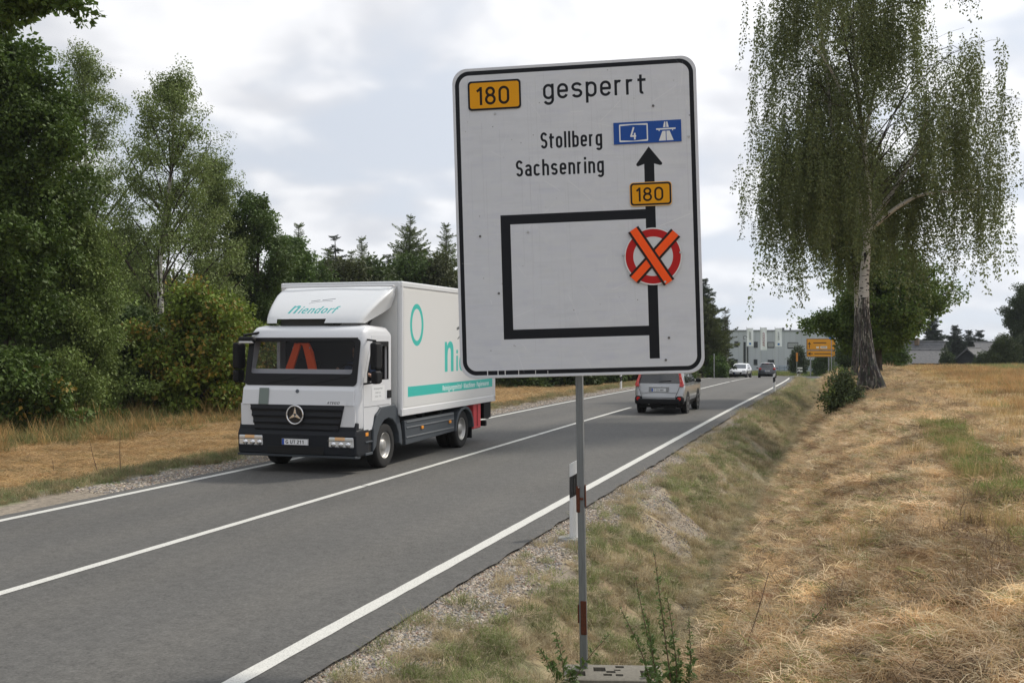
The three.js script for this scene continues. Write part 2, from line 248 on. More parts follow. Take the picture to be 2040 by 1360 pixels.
  for (const [x, Z, n, k] of [[1985, 9.2, 12, 1.1], [1940, 9.6, 8, 1.0], [1880, 8.2, 16, 1.3], [1815, 11.2, 12, 1.2], [1890, 6.6, 20, 1.4], [1760, 7.2, 14, 1.2], [1795, 22, 9, 1.6], [1825, 23, 9, 1.7], [1850, 16, 7, 1.3], [1640, 8.6, 14, 1.1], [2010, 7.2, 18, 1.4], [1570, 12, 10, 1.2], [1500, 9.5, 12, 1.1], [1660, 15, 10, 1.2], [1720, 12, 10, 1.1]]) { const g = G(x, Z); for (let i = 0; i < n * 0.7; i++) put(i % 3 ? wisps : hay, g.x + (r() - 0.5) * 0.5 * k, -g.z + (r() - 0.5) * 0.35 * k, k * (0.7 + 0.5 * r()), vary(i % 2 ? [0.22, 0.155, 0.095] : [0.36, 0.26, 0.15], r), { tx: (r() - 0.5) * 0.9, tz: (r() - 0.5) * 0.9 }); }
  for (const [x, Z, n] of [[1810, 14.2, 8], [1915, 13, 9], [1960, 11, 10], [1925, 8.4, 12], [2020, 8, 8], [1700, 9, 5]]) { const g = G(x, Z); for (let i = 0; i < n; i++) put(field, g.x + (r() - 0.5) * 0.35, -g.z + (r() - 0.5) * 0.25, 0.7 + 0.3 * r(), vary(i % 3 ? [0.46, 0.34, 0.17] : [0.3, 0.28, 0.11], r), { ky: 0.55 + 0.4 * r() }); }
  fill(-30, 30, 122, 175, 0.9, (u, s, q) => put(farGrass, u + 8, s, 3.5, q < 0.75 ? vary([0.14, 0.19, 0.05], r) : vary([0.35, 0.27, 0.12], r)));
}
const straw = leafy(1, 1, 1, { transmission: 0.36, roughness: 0.85, specularIntensity: 0.3 });
scatter('mown_hay', hayGeos, straw, hay, 'flattened mown hay covering the ditch bank right of the road', 'hay');
scatter('dry_grass', wispGeos, straw, wisps, 'loose upright dry straws sticking out of the mown bank', 'dry grass');
scatter('short_grass', grassGeos, straw, green, 'short green and yellowed grass tufts along the road verges', 'grass');
scatter('stubble_field', stalkGeos, straw, field, 'dry standing stalks of the grain field at the right edge', 'field');
scatter('tall_grass', tallGeos, straw, tall, 'tall dry grass standing before the forest bushes on the left', 'tall grass');
scatter('roadside_hay', hayGeos, straw, leftHay, 'orange brown mown hay between forest and left road edge', 'hay');
scatter('meadow_grass', grassGeos, straw, farGrass, 'green meadow grass beyond the far junction', 'grass');
{ // shoulder stones
  const r = rngOf(5), list = [], geos = [1, 2, 3].map((k) => { const q = rngOf(k), g = new THREE.IcosahedronGeometry(1, 0), a = g.attributes.position, map = {}; for (let i = 0; i < a.count; i++) { const key = [a.getX(i), a.getY(i), a.getZ(i)].map((x) => x.toFixed(2)).join(); const f = map[key] ??= 0.7 + 0.5 * q(); a.setXYZ(i, a.getX(i) * f, a.getY(i) * f * 0.65, a.getZ(i) * f); } g.computeVertexNormals(); return g; });
  const add = (u, s, k) => { const t = r(), p = { x: u, y: H(u, s) + k * 0.25, z: -s, r: r() * 6.28, tx: r() - 0.5, tz: r() - 0.5, k: k * (0.5 + r()), c: t < 0.4 ? vary([0.26, 0.245, 0.23], r) : t < 0.72 ? vary([0.37, 0.31, 0.24], r) : t < 0.8 ? vary([0.30, 0.20, 0.15], r) : vary([0.48, 0.42, 0.35], r) }; if (inView(p, 0.1)) list.push(p); };
  for (let i = 0; i < 26000; i++) { const s = 4 + 22 * r() * r(), u = -3.74 + Math.abs(r() + r() - 1) * 0.8; add(u, s, 0.011 + 0.004 * r()); }
  for (let i = 0; i < 22000; i++) { const s = 5 + 15 * r(), u = -3.0 + 1.3 * r(); if (fbm(u * 0.5, s * 0.5, 4) > 0.03) add(u, s, 0.011); }
  for (let i = 0; i < 14000; i++) { const s = 14 + 46 * r(), u = -11.2 - Math.abs(r() + r() - 1) * 1.5; add(u + bend(s), s, 0.02); }
  scatter('shoulder_gravel', geos, new THREE.MeshStandardMaterial({ roughness: 0.95 }), list, 'pinkish grey gravel along both asphalt edges', 'gravel');
}
// ---------- lettering drawn stroke by stroke, as road lettering is ----------
function strokeText(ctx, str, x, y, cap, o) {
  const t = o.st * cap, bw = o.w * cap, PI = Math.PI; ctx.lineWidth = t; ctx.lineCap = 'butt'; ctx.lineJoin = 'round'; ctx.strokeStyle = ctx.fillStyle = o.color ?? '#15171d';
  for (const ch of str) {
    const nar = 'li1'.includes(ch), w = nar ? t * (ch === '1' ? 2.1 : 1) : 'rt'.includes(ch) ? bw * 0.74 : /[A-Z0-9]/.test(ch) ? bw * 1.06 : bw;
    const L = x + t / 2, R = x + w - t / 2, cx = (L + R) / 2, T = y - (o.xh ?? 0.73) * cap + t / 2, B = y - t / 2, CT = y - cap + t / 2, D = y + 0.27 * cap - t / 2, r = Math.min((R - L) / 2, (B - T) / 2), mid = (T + B) / 2;
    ctx.beginPath();
    const bowl = () => ctx.roundRect(L, T, R - L, B - T, r), arch = (top) => { ctx.moveTo(L, y); ctx.lineTo(L, top); ctx.moveTo(L, T + r); ctx.arc(L + r, T + r, r, PI, 0); ctx.lineTo(R, y); };
    const ess = (top) => { const q = (B - top) / 4; ctx.ellipse(cx, top + q, (R - L) / 2, q, 0, -0.12 * PI, 0.5 * PI, true); ctx.ellipse(cx, top + 3 * q, (R - L) / 2, q, 0, -0.5 * PI, 0.88 * PI, false); };
    switch (ch) {
      case 'o': bowl(); break;
      case 'n': arch(T - t / 2); break;
      case 'h': arch(CT - t / 2); break;
      case 'r': ctx.moveTo(L, y); ctx.lineTo(L, T - t / 2); ctx.moveTo(L, T + r * 1.2); ctx.arc(L + r * 1.15, T + r * 1.15, r * 1.15, PI, 1.68 * PI); break;
      case 'e': ctx.moveTo(L, mid); ctx.lineTo(R, mid); ctx.lineTo(R, T + r); ctx.arc(cx, T + r, r, 0, PI, true); ctx.lineTo(L, B - r); ctx.arc(cx, B - r, r, PI, 0.12 * PI, true); break;
      case 'c': ctx.arc(cx, T + r, r, -0.14 * PI, PI, true); ctx.lineTo(L, B - r); ctx.arc(cx, B - r, r, PI, 0.14 * PI, true); break;
      case 'a': ctx.arc(cx, T + r, r, -0.88 * PI, 0); ctx.lineTo(R, y); ctx.roundRect(L, mid - t * 0.25, R - L, B - mid + t * 0.25, Math.min(r, (B - mid) / 2)); break;
      case 'g': bowl(); ctx.moveTo(R, T - t / 2); ctx.lineTo(R, D - r); ctx.arc(cx, D - r, r, 0, 0.86 * PI); break;
      case 'p': bowl(); ctx.moveTo(L, T - t / 2); ctx.lineTo(L, D + t / 2); break;
      case 'b': bowl(); ctx.moveTo(L, CT - t / 2); ctx.lineTo(L, y); break;
      case 's': ess(T); break;
      case 'S': ess(CT); break;
      case 't': { const q = x + w * 0.38; ctx.moveTo(q, CT + t * 0.2); ctx.lineTo(q, B - r * 0.6); ctx.arc(q + r * 0.6, B - r * 0.6, r * 0.6, PI, 0.35 * PI, true); ctx.moveTo(x, T); ctx.lineTo(x + w, T); break; }
      case 'l': ctx.moveTo(L, CT - t / 2); ctx.lineTo(L, y); break;
      case 'i': ctx.moveTo(L, T - t / 2); ctx.lineTo(L, y); ctx.moveTo(L, CT - t / 2); ctx.lineTo(L, CT + t * 0.6); break;
      case '1': ctx.moveTo(x + w - t / 2, y); ctx.lineTo(x + w - t / 2, CT - t / 2); ctx.moveTo(x + w - t / 2, CT); ctx.lineTo(x, CT + t * 1.25); break;
      case '0': ctx.roundRect(L, CT, R - L, B - CT, (R - L) / 2); break;
      case '8': { const m = y - 0.53 * cap; ctx.ellipse(cx, (CT + m) / 2, (R - L) * 0.43, (m - CT) / 2, 0, 0, 2 * PI); ctx.moveTo(R, (m + B) / 2); ctx.ellipse(cx, (m + B) / 2, (R - L) / 2, (B - m) / 2, 0, 0, 2 * PI); break; }
      case '4': ctx.moveTo(L + w * 0.42, CT); ctx.lineTo(L, B - cap * 0.2); ctx.lineTo(R, B - cap * 0.2); ctx.moveTo(L + w * 0.55, y - cap * 0.5); ctx.lineTo(L + w * 0.55, y); break;
    }
    ctx.stroke(); x += w + (o.gap ?? 0.12) * cap;
  }
  return x;
}
const INK = '#13161d', YEL = '#dd9a0c';
const faceM = (map, o = {}) => new THREE.MeshPhysicalMaterial({ map, roughness: 0.5, specularIntensity: 0.5, ...o });
{
  const sign = thing('detour_sign', 'big white detour sign reading gesperrt, Stollberg and Sachsenring on a steel pole', 'road sign');
  const wB = 1.983, hB = 2.545, board = new THREE.Group(); board.name = 'board'; sign.add(board);
  board.position.copy(W(1148.5, 436, 8.54)); board.rotation.set(0, YAW - 0.125, 0.029, 'YXZ');
  const r9 = rngOf(3);
  const tex = canvasTex(1600, 2000, (c) => {
    c.scale(1.6, 1.6); c.fillStyle = '#cfd3da'; c.fillRect(0, 0, 1000, 1250);
    for (let i = 0; i < 2600; i++) { c.fillStyle = `rgba(${r9() < 0.5 ? '120,124,128' : '238,240,242'},${0.028 * r9()})`; c.fillRect(r9() * 1000, r9() * 1250, 20 + 90 * r9(), 6 + 20 * r9()); }
    for (let i = 0; i < 60; i++) { c.strokeStyle = `rgba(150,154,158,${0.05 + 0.1 * r9()})`; c.lineWidth = 0.8 + 2.2 * r9(); const x = 30 + 940 * r9(), y = 1250 * r9() * r9(); c.beginPath(); c.moveTo(x, y); c.lineTo(x + 6 * r9(), y + 100 + 420 * r9()); c.stroke(); }
    c.strokeStyle = INK; c.lineWidth = 17; c.beginPath(); c.roundRect(21, 21, 958, 1208, 50); c.stroke();
    for (let i = 0; i < 70; i++) { const x = 40 + 920 * r9(), y = 40 + 1170 * r9(), L = 20 + 130 * r9() ** 2, a = r9() * 6.28; c.strokeStyle = `rgba(248,249,250,${0.15 + 0.4 * r9()})`; c.lineWidth = 0.6 + 0.9 * r9(); c.beginPath(); c.moveTo(x, y); c.quadraticCurveTo(x + L * Math.cos(a) * 0.5 + 10 * r9(), y + L * Math.sin(a) * 0.5, x + L * Math.cos(a), y + L * Math.sin(a)); c.stroke(); }
    for (let i = 0; i < 42; i++) { c.fillStyle = `rgba(40,38,36,${0.25 + 0.4 * r9()})`; c.beginPath(); c.arc(25 + 950 * r9(), 25 + 1200 * r9(), 0.8 + 1.6 * r9(), 0, 7); c.fill(); }
    strokeText(c, 'gesperrt', 378, 143, 84, { w: 0.53, st: 0.125, gap: 0.165, color: INK });
    strokeText(c, 'Stollberg', 362, 339, 65, { w: 0.41, st: 0.14, gap: 0.115, color: INK });
    strokeText(c, 'Sachsenring', 257, 446, 65, { w: 0.425, st: 0.14, gap: 0.125, color: INK });
    c.fillStyle = INK; c.beginPath(); c.moveTo(801, 352); c.lineTo(853, 418); c.quadraticCurveTo(855, 428, 844, 427); c.lineTo(821, 420); c.lineTo(821, 1188); c.lineTo(781, 1188); c.lineTo(781, 420); c.lineTo(758, 428); c.quadraticCurveTo(747, 428, 750, 418); c.closePath(); c.fill();
    c.fillRect(187, 598, 40, 498); c.fillRect(187, 598, 600, 38); c.fillRect(187, 1058, 600, 38);
    for (let i = 0; i < 6; i++) { c.fillStyle = '#d9dadb'; c.fillRect(60 + 50 * i + 60 * r9(), 1218 + 10 * r9(), 2 + 2 * r9(), 22); }
  });
  tex.flipY = true;
  const at = (a, b, z = 0) => V((a / 1000 - 0.5) * wB, (0.5 - b / 1250) * hB, z);
  const face = (shape, w, h, z, x = 0, y = 0) => { const g = new THREE.ShapeGeometry(shape, 20), p = g.attributes.position, u = g.attributes.uv; for (let i = 0; i < p.count; i++) u.setXY(i, p.getX(i) / w + 0.5, p.getY(i) / h + 0.5); g.translate(x, y, z); return g; };
  const alu = M(0.5, 0.51, 0.52, 0.38, { metalness: 0.7 });
  part('panel', plate(rrect(wB, hB, 0.125), 0.03, 0.006).translate(0, 0, -0.03), alu, board);
  part('sign_face', face(rrect(wB - 0.006, hB - 0.006, 0.122), wB, hB, 0.0025), faceM(tex), board);
  for (const y of [0.8, -0.8]) part('backing_rail', box(wB * 0.94, 0.08, 0.04, 0, y, -0.052), alu, board);
  const plaque = (name, a0, b0, a1, b1, r, draw, label, z = 0.006) => {
    const w = (a1 - a0) / 1000 * wB, h = (b1 - b0) / 1250 * hB, c = at((a0 + a1) / 2, (b0 + b1) / 2), t = canvasTex(Math.round((a1 - a0) * 2.2), Math.round((b1 - b0) * 2.2), (x) => { x.scale(2.2, 2.2); draw(x, a1 - a0, b1 - b0); });
    const p = part(name, plate(rrect(w, h, r), z - 0.001).translate(c.x, c.y, 0.0025), M(0.55, 0.55, 0.55, 0.5), board, label);
    part('printed_face', face(rrect(w - 0.001, h - 0.001, r), w, h, z + 0.0035, c.x, c.y), faceM(t), p);
  };
  plaque('route_plaque', 66, 54, 287, 173, 0.03, (c, w, h) => { c.fillStyle = INK; c.fillRect(0, 0, w, h); c.fillStyle = YEL; c.beginPath(); c.roundRect(8, 8, w - 16, h - 16, 10); c.fill(); strokeText(c, '180', 38, 98, 73, { w: 0.58, st: 0.14, gap: 0.16, color: '#1d130a' }); });
  plaque('route_plaque', 719, 492, 889, 587, 0.03, (c, w, h) => { c.fillStyle = '#e8b467'; c.fillRect(0, 0, w, h); c.fillStyle = INK; c.beginPath(); c.roundRect(3, 3, w - 6, h - 6, 13); c.fill(); c.fillStyle = YEL; c.beginPath(); c.roundRect(10, 10, w - 20, h - 20, 8); c.fill(); strokeText(c, '180', 28, 76, 55, { w: 0.62, st: 0.14, gap: 0.17, color: '#1d130a' }); }, undefined, 0.009);
  plaque('motorway_plaque', 661, 252, 934, 339, 0.002, (c, w, h) => {
    c.fillStyle = '#1f4d9c'; c.fillRect(0, 0, w, h); c.fillStyle = c.strokeStyle = '#dfe2e4';
    c.beginPath(); c.roundRect(23, 8, 116, 70, 4); c.fill(); c.fillStyle = '#1f4d9c'; c.beginPath(); c.moveTo(28, 15); c.lineTo(81, 12); c.lineTo(134, 15); c.lineTo(134, 71); c.lineTo(81, 75); c.lineTo(28, 71); c.closePath(); c.fill();
    strokeText(c, '4', 67, 70, 52, { w: 0.5, st: 0.13, color: '#dfe2e4' });
    c.fillStyle = '#dfe2e4'; const q = (p) => { c.beginPath(); p.forEach(([x, y], i) => i ? c.lineTo(x, y) : c.moveTo(x, y)); c.fill(); };
    q([[205, 6], [210, 6], [210, 28], [200, 28]]); q([[213, 6], [218, 6], [223, 28], [213, 28]]); q([[172, 31], [250, 31], [250, 37], [240, 37], [240, 42], [236, 42], [236, 37], [186, 37], [186, 42], [182, 42], [182, 37], [172, 37]]); q([[197, 42], [210, 42], [210, 80], [182, 80]]); q([[213, 42], [226, 42], [241, 80], [213, 80]]);
  });
  { // the crossed-out round prohibition sign
    const c0 = at(806, 786), R = 0.231, t = canvasTex(512, 512, (c) => { c.fillStyle = '#d9dadc'; c.fillRect(0, 0, 512, 512); c.fillStyle = '#b31b1d'; c.beginPath(); c.arc(256, 256, 244, 0, 7); c.fill(); c.fillStyle = '#cdd0d4'; c.beginPath(); c.arc(256, 256, 176, 0, 7); c.fill(); });
    const disc = part('prohibition_disc', cyl(R, R, 0.01, 0, 0, 0, { n: 48, rx: Math.PI / 2 }).translate(c0.x, c0.y, 0.009), alu, board, 'round red ringed sign crossed out with orange tape');
    const g = new THREE.CircleGeometry(R - 0.001, 48); g.translate(c0.x, c0.y, 0.0155); part('printed_face', g, faceM(t), disc);
    const tape = (a0, b0, a1, b1, z, tilt) => { const p = at(a0, b0), q = at(a1, b1), L = p.distanceTo(q), w = 0.098, tt = canvasTex(64, 256, (c) => { c.fillStyle = '#2a1d19'; c.fillRect(0, 0, 64, 256); c.fillStyle = '#ff5a1a'; c.fillRect(12, 0, 40, 256); for (let i = 0; i < 40; i++) { c.fillStyle = `rgba(255,150,80,${0.25 * r9()})`; c.fillRect(12 + 40 * r9(), 256 * r9(), 3, 14); } }); const h = box(w, L, 0.0016); h.rotateZ(Math.atan2(q.y - p.y, q.x - p.x) - Math.PI / 2); h.translate((p.x + q.x) / 2, (p.y + q.y) / 2, z); part('orange_tape', h, faceM(tt, { roughness: 0.5 }), disc); };
    tape(899, 697, 725, 875, 0.0185); tape(729, 677, 867, 891, 0.0215);
    for (const a of [3.05, 0.1, -1.15]) part('bolt', cyl(0.011, 0.009, 0.012, 0, 0, 0, { rx: Math.PI / 2, n: 8 }).translate(c0.x + (R + (a > 3 ? 0.004 : -0.012)) * Math.cos(a), c0.y + (R - 0.004) * Math.sin(a), 0.018), alu, disc);
  }
  for (const [a, b, m] of [[824, 192, 1], [177, 187, 0], [171, 910, 1], [100, 678, 1], [300, 668, 0], [860, 1108, 1], [845, 1195, 1], [962, 320, 0]]) part('bolt', cyl(0.011, 0.008, 0.01, 0, 0, 0, { rx: Math.PI / 2, n: 8 }).translate(at(a, b).x, at(a, b).y, 0.006), m ? M(0.12, 0.12, 0.12, 0.6) : alu, board);
  board.updateWorldMatrix(true, true); for (const c of [...board.children]) if (/plaque|disc|bolt/.test(c.name)) sign.attach(c);
  // galvanised square pole
  const zinc = noiseTex(256, (x, y) => { const a = fbm(x * 10, y * 10, 4, 10, 0.6), b = fbm(x * 40, y * 40, 2, 40); const v = 0.72 + 0.3 * a + 0.18 * b; return [v, v * 1.01, v * 1.02]; }), pm = new THREE.MeshPhysicalMaterial({ color: new THREE.Color().setRGB(0.27, 0.29, 0.30), map: zinc, roughness: 0.52, metalness: 0.45 });
  const a = W(1164.5, 1385, 8.72), b = W(1147, 300, 8.75), L = a.distanceTo(b), pole = part('pole', box(0.058, L, 0.058, 0, L / 2, 0, { r: 0.004 }), pm, sign);
  pole.position.copy(a); pole.quaternion.setFromUnitVectors(V(0, 1, 0), b.clone().sub(a).normalize()).multiply(new THREE.Quaternion().setFromAxisAngle(V(0, 1, 0), YAW - 0.24));
  const rustT = noiseTex(128, (x, y) => { const v = 0.5 + 0.7 * fbm(x * 8, y * 8, 4, 8, 0.7); return [0.22 + 0.24 * v, 0.12 + 0.13 * v, 0.085 + 0.07 * v]; }); rustT.colorSpace = THREE.SRGBColorSpace;
  const rust = new THREE.MeshStandardMaterial({ map: rustT, roughness: 0.95, color: 0xffffff });
  const hp = (y) => (1385 - y) / 1085 * L, zf = 0.033;
  const clampP = part('rusty_clamp', [box(0.03, hp(968) - hp(1020), 0.02, -0.022, hp(994), zf, { r: 0.006 }), box(0.03, 0.02, 0.014, 0.008, hp(993), zf + 0.004, { r: 0.004 }), box(0.008, 0.18, 0.03, 0.036, hp(988), 0.005)], rust, pole, 'rusty brown clamp halfway down the pole');
  part('clamp_bolt', cyl(0.008, 0.006, 0.012, -0.012, hp(970), zf + 0.014, { rx: Math.PI / 2, n: 6 }), alu, clampP);
  part('rusty_sleeve', [box(0.05, hp(1195) - hp(1262), 0.012, 0.009, hp(1229), zf, { r: 0.006 }), box(0.012, 0.15, 0.05, -0.034, hp(1222), 0.005)], rust, pole, 'dark rust brown sleeve near the foot of the pole');
  sign.updateWorldMatrix(true, true); for (const c of [...pole.children]) sign.attach(c);
  // its foot of grey recycled plastic
  const ft = noiseTex(256, (x, y) => { const v = 0.75 + 0.35 * fbm(x * 14, y * 14, 4, 14, 0.65); return [v, v * 0.97, v * 0.9]; }), fm = new THREE.MeshStandardMaterial({ map: ft, color: new THREE.Color(0.22, 0.21, 0.185), roughness: 0.85 });
  const foot = thing('sign_foot', 'grey heavy foot plate with holes lying under the detour sign pole', 'foot plate'); const fp = W(1222, 1332, 8.62); fp.y -= 0.06; foot.position.copy(fp); foot.rotation.set(0.02, YAW - 0.03, -0.012);
  let br = new Brush(flat(toCreasedNormals(plate(rrect(0.4, 0.82, 0.05), 0.13, 0.025), 0.5).rotateX(-Math.PI / 2).rotateY(Math.PI / 2).translate(0, -0.07, 0)));
  const ev = new Evaluator(); ev.useGroups = false;
  for (const [w, d, x, z] of [[0.11, 0.13, 0.275, 0.02], [0.075, 0.05, -0.02, 0.0], [0.055, 0.03, 0.035, -0.045], [0.07, 0.05, 0.06, -0.125], [0.07, 0.05, -0.05, 0.07], [0.06, 0.05, 0.045, 0.075], [0.1, 0.1, -0.11, -0.06], [0.12, 0.12, -0.29, 0.05]]) { const h = new Brush(box(w, 0.3, d, x, 0.06, z)); h.updateMatrixWorld(); br.updateMatrixWorld(); br = ev.evaluate(br, h, SUBTRACTION); }
  const fg = br.geometry; { const p = fg.attributes.position, u = new Float32Array(p.count * 2); for (let i = 0; i < p.count; i++) { u[i * 2] = p.getX(i) / 0.4; u[i * 2 + 1] = p.getZ(i) / 0.4; } fg.setAttribute('uv', new THREE.BufferAttribute(u, 2)); }
  part('plate', flat(fg), fm, foot); part('carry_handle', new THREE.TorusGeometry(0.045, 0.018, 8, 16, Math.PI).rotateX(-0.9).translate(0.29, 0.062, 0.14), fm, foot);
}
// ---------- marker posts along the road ----------
{
  const white = M(0.72, 0.73, 0.73, 0.45), black = M(0.012, 0.012, 0.013, 0.5), refl = M(0.75, 0.76, 0.76, 0.25), redm = M(0.5, 0.03, 0.02, 0.3);
  const tri = () => { const s = new THREE.Shape(); s.moveTo(-0.06, 0.04); s.lineTo(0.06, 0.04); s.quadraticCurveTo(0.05, -0.03, 0, -0.06); s.quadraticCurveTo(-0.05, -0.03, -0.06, 0.04); return s; };
  const band = (y0, y1, slope, k) => { const g = plate(tri(), y1 - y0); g.rotateX(-Math.PI / 2); g.scale(k, 1, k); g.translate(0, y0, 0); const p = g.attributes.position; for (let i = 0; i < p.count; i++) p.setY(i, p.getY(i) + slope * p.getX(i) * 1); g.computeVertexNormals(); return g; };
  const proto = thing('marker_post', 'white marker post with black band half hidden behind the sign pole', 'marker post', [0, 0, 0], 0, 'marker posts along the road');
  part('post', band(0, 0.98, 0.55, 1), white, proto); part('black_band', band(0.56, 0.82, 0.55, 1.03), black, proto);
  part('reflector', box(0.034, 0.17, 0.006, 0, 0.69, 0.0), refl, proto).position.z = 0.047; 
  const spots = [[1143.5, 13.0, 1078, 0, null], [1543.5, 53.2, 783, 0.02, 'white marker post on the right verge beyond the silver car'], [1237, 57.5, 780, 0.0, 'white marker post at the left road edge beside the silver car'], [1417.5, 98, 753, 0.0, 'small white marker post below the left bank far away'], [1587, 100, 756, -0.28, 'white marker post leaning to the left at the far right verge']];
  spots.forEach(([x, Z, y, lean, label], i) => { const o = i ? proto.clone() : proto; if (i) { o.name = numbered('marker_post'); scene.add(o); o.userData = { ...o.userData, label }; } const g = W(x, y, Z); o.position.copy(g); o.rotation.set(0, i === 2 || i === 3 ? 0.1 : 0.12, lean); });
  part('foot', cyl(0.2, 0.17, 0.05, -0.03, 0.02, 0, { n: 20 }), M(0.25, 0.25, 0.24, 0.9), proto);
}
// ---------- trees and shrubs ----------
function tube(pts, r0, r1, n = 5, v0 = 0, vScale = 1) { // tapered limb through points
  const p = [], uv = [], ix = []; let len = 0; const up = V(0.31, 0.2, 0.93);
  pts.forEach((q, i) => {
    const d = (pts[i + 1] ?? q).clone().sub(pts[i - 1] ?? q).normalize(), a = d.clone().cross(up).normalize(), b = d.clone().cross(a), f = i / (pts.length - 1), r = Array.isArray(r0) ? r0[i] : lerp(r0, r1, f);
    if (i) len += q.distanceTo(pts[i - 1]);
    for (let k = 0; k <= n; k++) { const t = k / n * 6.2832, c = Math.cos(t) * r, s = Math.sin(t) * r; p.push(q.x + a.x * c + b.x * s, q.y + a.y * c + b.y * s, q.z + a.z * c + b.z * s); uv.push(k / n, v0 + len * vScale); if (i && k) { const z = i * (n + 1) + k; ix.push(z - n - 2, z - 1, z - n - 1, z - n - 1, z - 1, z); } }
  });
  const g = new THREE.BufferGeometry(); g.setAttribute('position', new THREE.Float32BufferAttribute(p, 3)); g.setAttribute('uv', new THREE.Float32BufferAttribute(uv, 2)); g.setIndex(ix); g.computeVertexNormals(); return g;
}
const curve = (list, n) => new THREE.CatmullRomCurve3(list, false, 'centripetal').getPoints(n);
function leafPush(p, ix, c, dir, nrm, L, wd) { // one leaf: two faces folded along its middle
  const s = dir.clone().cross(nrm).normalize().multiplyScalar(wd / 2), m = c.clone().addScaledVector(dir, L * 0.42), b = p.length / 3, f = nrm.clone().multiplyScalar(wd * 0.16);
  const t = c.clone().addScaledVector(dir, L), l = m.clone().add(s).add(f), r = m.clone().sub(s).add(f);
  for (const q of [c, r, t, l]) p.push(q.x, q.y, q.z); ix.push(b, b + 1, b + 2, b, b + 2, b + 3);
}
const rv = (r) => { let v; do v = V(r() * 2 - 1, r() * 2 - 1, r() * 2 - 1); while (v.lengthSq() > 1 || v.lengthSq() < 0.01); return v.normalize(); };
const asGeo = (p, ix) => { const g = new THREE.BufferGeometry(); g.setAttribute('position', new THREE.Float32BufferAttribute(p, 3)); g.setIndex(ix); return flat(g); };
function clump(seed, n, R, L, wd, down = 0.3) { const r = rngOf(seed), p = [], ix = []; for (let i = 0; i < n; i++) { const c = rv(r).multiplyScalar(R * Math.cbrt(r())); c.y *= 0.75; const d = rv(r).addScaledVector(c, 1 / R).add(V(0, -down, 0)).normalize(), k = 0.65 + 0.7 * r(); leafPush(p, ix, c, d, rv(r).add(V(0, 0.8, 0)).normalize(), L * k, wd * k); } return asGeo(p, ix); }
function strand(seed, len, n, L, wd) { // a hanging birch twig with its leaves
  const r = rngOf(seed), p = [], ix = [], sway = V(r() - 0.5, 0, r() - 0.5).multiplyScalar(0.35 * len);
  const at = (t) => V(sway.x * t * t, -len * t, sway.z * t * t); let a = at(0);
  for (let k = 1; k <= 5; k++) { const b = at(k / 5), s = 0.004, i = p.length / 3; p.push(a.x - s, a.y, a.z, a.x + s, a.y, a.z, b.x, b.y, b.z + s); ix.push(i, i + 1, i + 2); a = b; }
  for (let i = 0; i < n; i++) { const t = Math.pow(r(), 0.85), q = rv(r), c = at(t).add(V(q.x * 0.06, q.y * 0.03, q.z * 0.06)), k = 0.65 + 0.7 * r(); leafPush(p, ix, c, V(q.x, -0.9 + q.y * 0.6, q.z).normalize(), rv(r), L * k, wd * k); }
  return asGeo(p, ix);
}
function spray(seed, n, len, wide, L, wd, sag = 0.12) { // a conifer bough along +x
  const r = rngOf(seed), p = [], ix = []; 
  for (let i = 0; i < n; i++) { const t = r(), side = (r() * 2 - 1) * wide * (1 - t * 0.75), c = V(t * len, -sag * t * len + 0.15 * len * t * t - Math.abs(side) * 0.35 + (r() - 0.62) * 0.3 * (1 - 0.6 * t), side), d = V(0.7 + 0.4 * r(), -0.35 + 0.7 * r(), side * 1.4 + (r() - 0.5)).normalize(); leafPush(p, ix, c, d, rv(r), L * (0.6 + 0.8 * r()), wd); }
  return asGeo(p, ix);
}
const barkT = noiseTex(256, (x, y) => { const v = 0.5 + 0.8 * fbm(x * 14, y * 5, 4, 5, 0.6); return [v, v * 0.92, v * 0.82]; }), bark = new THREE.MeshStandardMaterial({ color: new THREE.Color(0.12, 0.10, 0.08), map: barkT, bumpMap: barkT, bumpScale: 0.03, roughness: 0.95 });
const birchT = canvasTex(256, 2048, (c) => { // dark fissured foot below, white with black scars above; 0 to 14 m
  const r = rngOf(44); c.fillStyle = '#b9b5ae'; c.fillRect(0, 0, 256, 2048);
  for (let i = 0; i < 5200; i++) { const y = r() * 2048; c.fillStyle = r() < 0.5 ? `rgba(235,232,226,${0.25 * r()})` : `rgba(120,114,106,${0.25 * r()})`; c.fillRect(r() * 256, y, 10 + 50 * r(), 1 + 2 * r()); }
  for (let i = 0; i < 420; i++) { const y = r() * 1750; c.fillStyle = `rgba(25,22,20,${0.5 + 0.5 * r()})`; const w = 6 + 42 * r() ** 2, h = 2 + 9 * r() ** 2; c.beginPath(); c.ellipse(r() * 256, y, w / 2, h / 2, 0, 0, 7); c.fill(); }
  for (let i = 0; i < 46; i++) { const y = 300 + 1400 * r(), x = r() * 256; c.fillStyle = 'rgba(22,19,17,.9)'; c.beginPath(); c.moveTo(x - 26 * r(), y); c.quadraticCurveTo(x, y - 14 * r(), x + 30 * r(), y + 4); c.lineTo(x + 6 - 20 * r(), y + 14 + 36 * r()); c.fill(); }
  for (let i = 0; i < 5200; i++) { const q = r() ** 1.3, y = 2048 - q * 430, x = r() * 256; if (r() > 1.15 - q * 0.9 && q > 0.3) continue; c.fillStyle = r() < 0.72 ? `rgba(${30 + 20 * r()},${29 + 18 * r()},${27 + 17 * r()},${0.55 + 0.4 * r()})` : `rgba(150,143,132,${0.2 + 0.3 * r()})`; c.fillRect(x, y, 2 + 6 * r(), 10 + 40 * r()); }
}); birchT.wrapS = THREE.RepeatWrapping; birchT.wrapT = THREE.ClampToEdgeWrapping;
const birchBark = new THREE.MeshStandardMaterial({ map: birchT, bumpMap: birchT, bumpScale: 0.012, roughness: 0.85 });
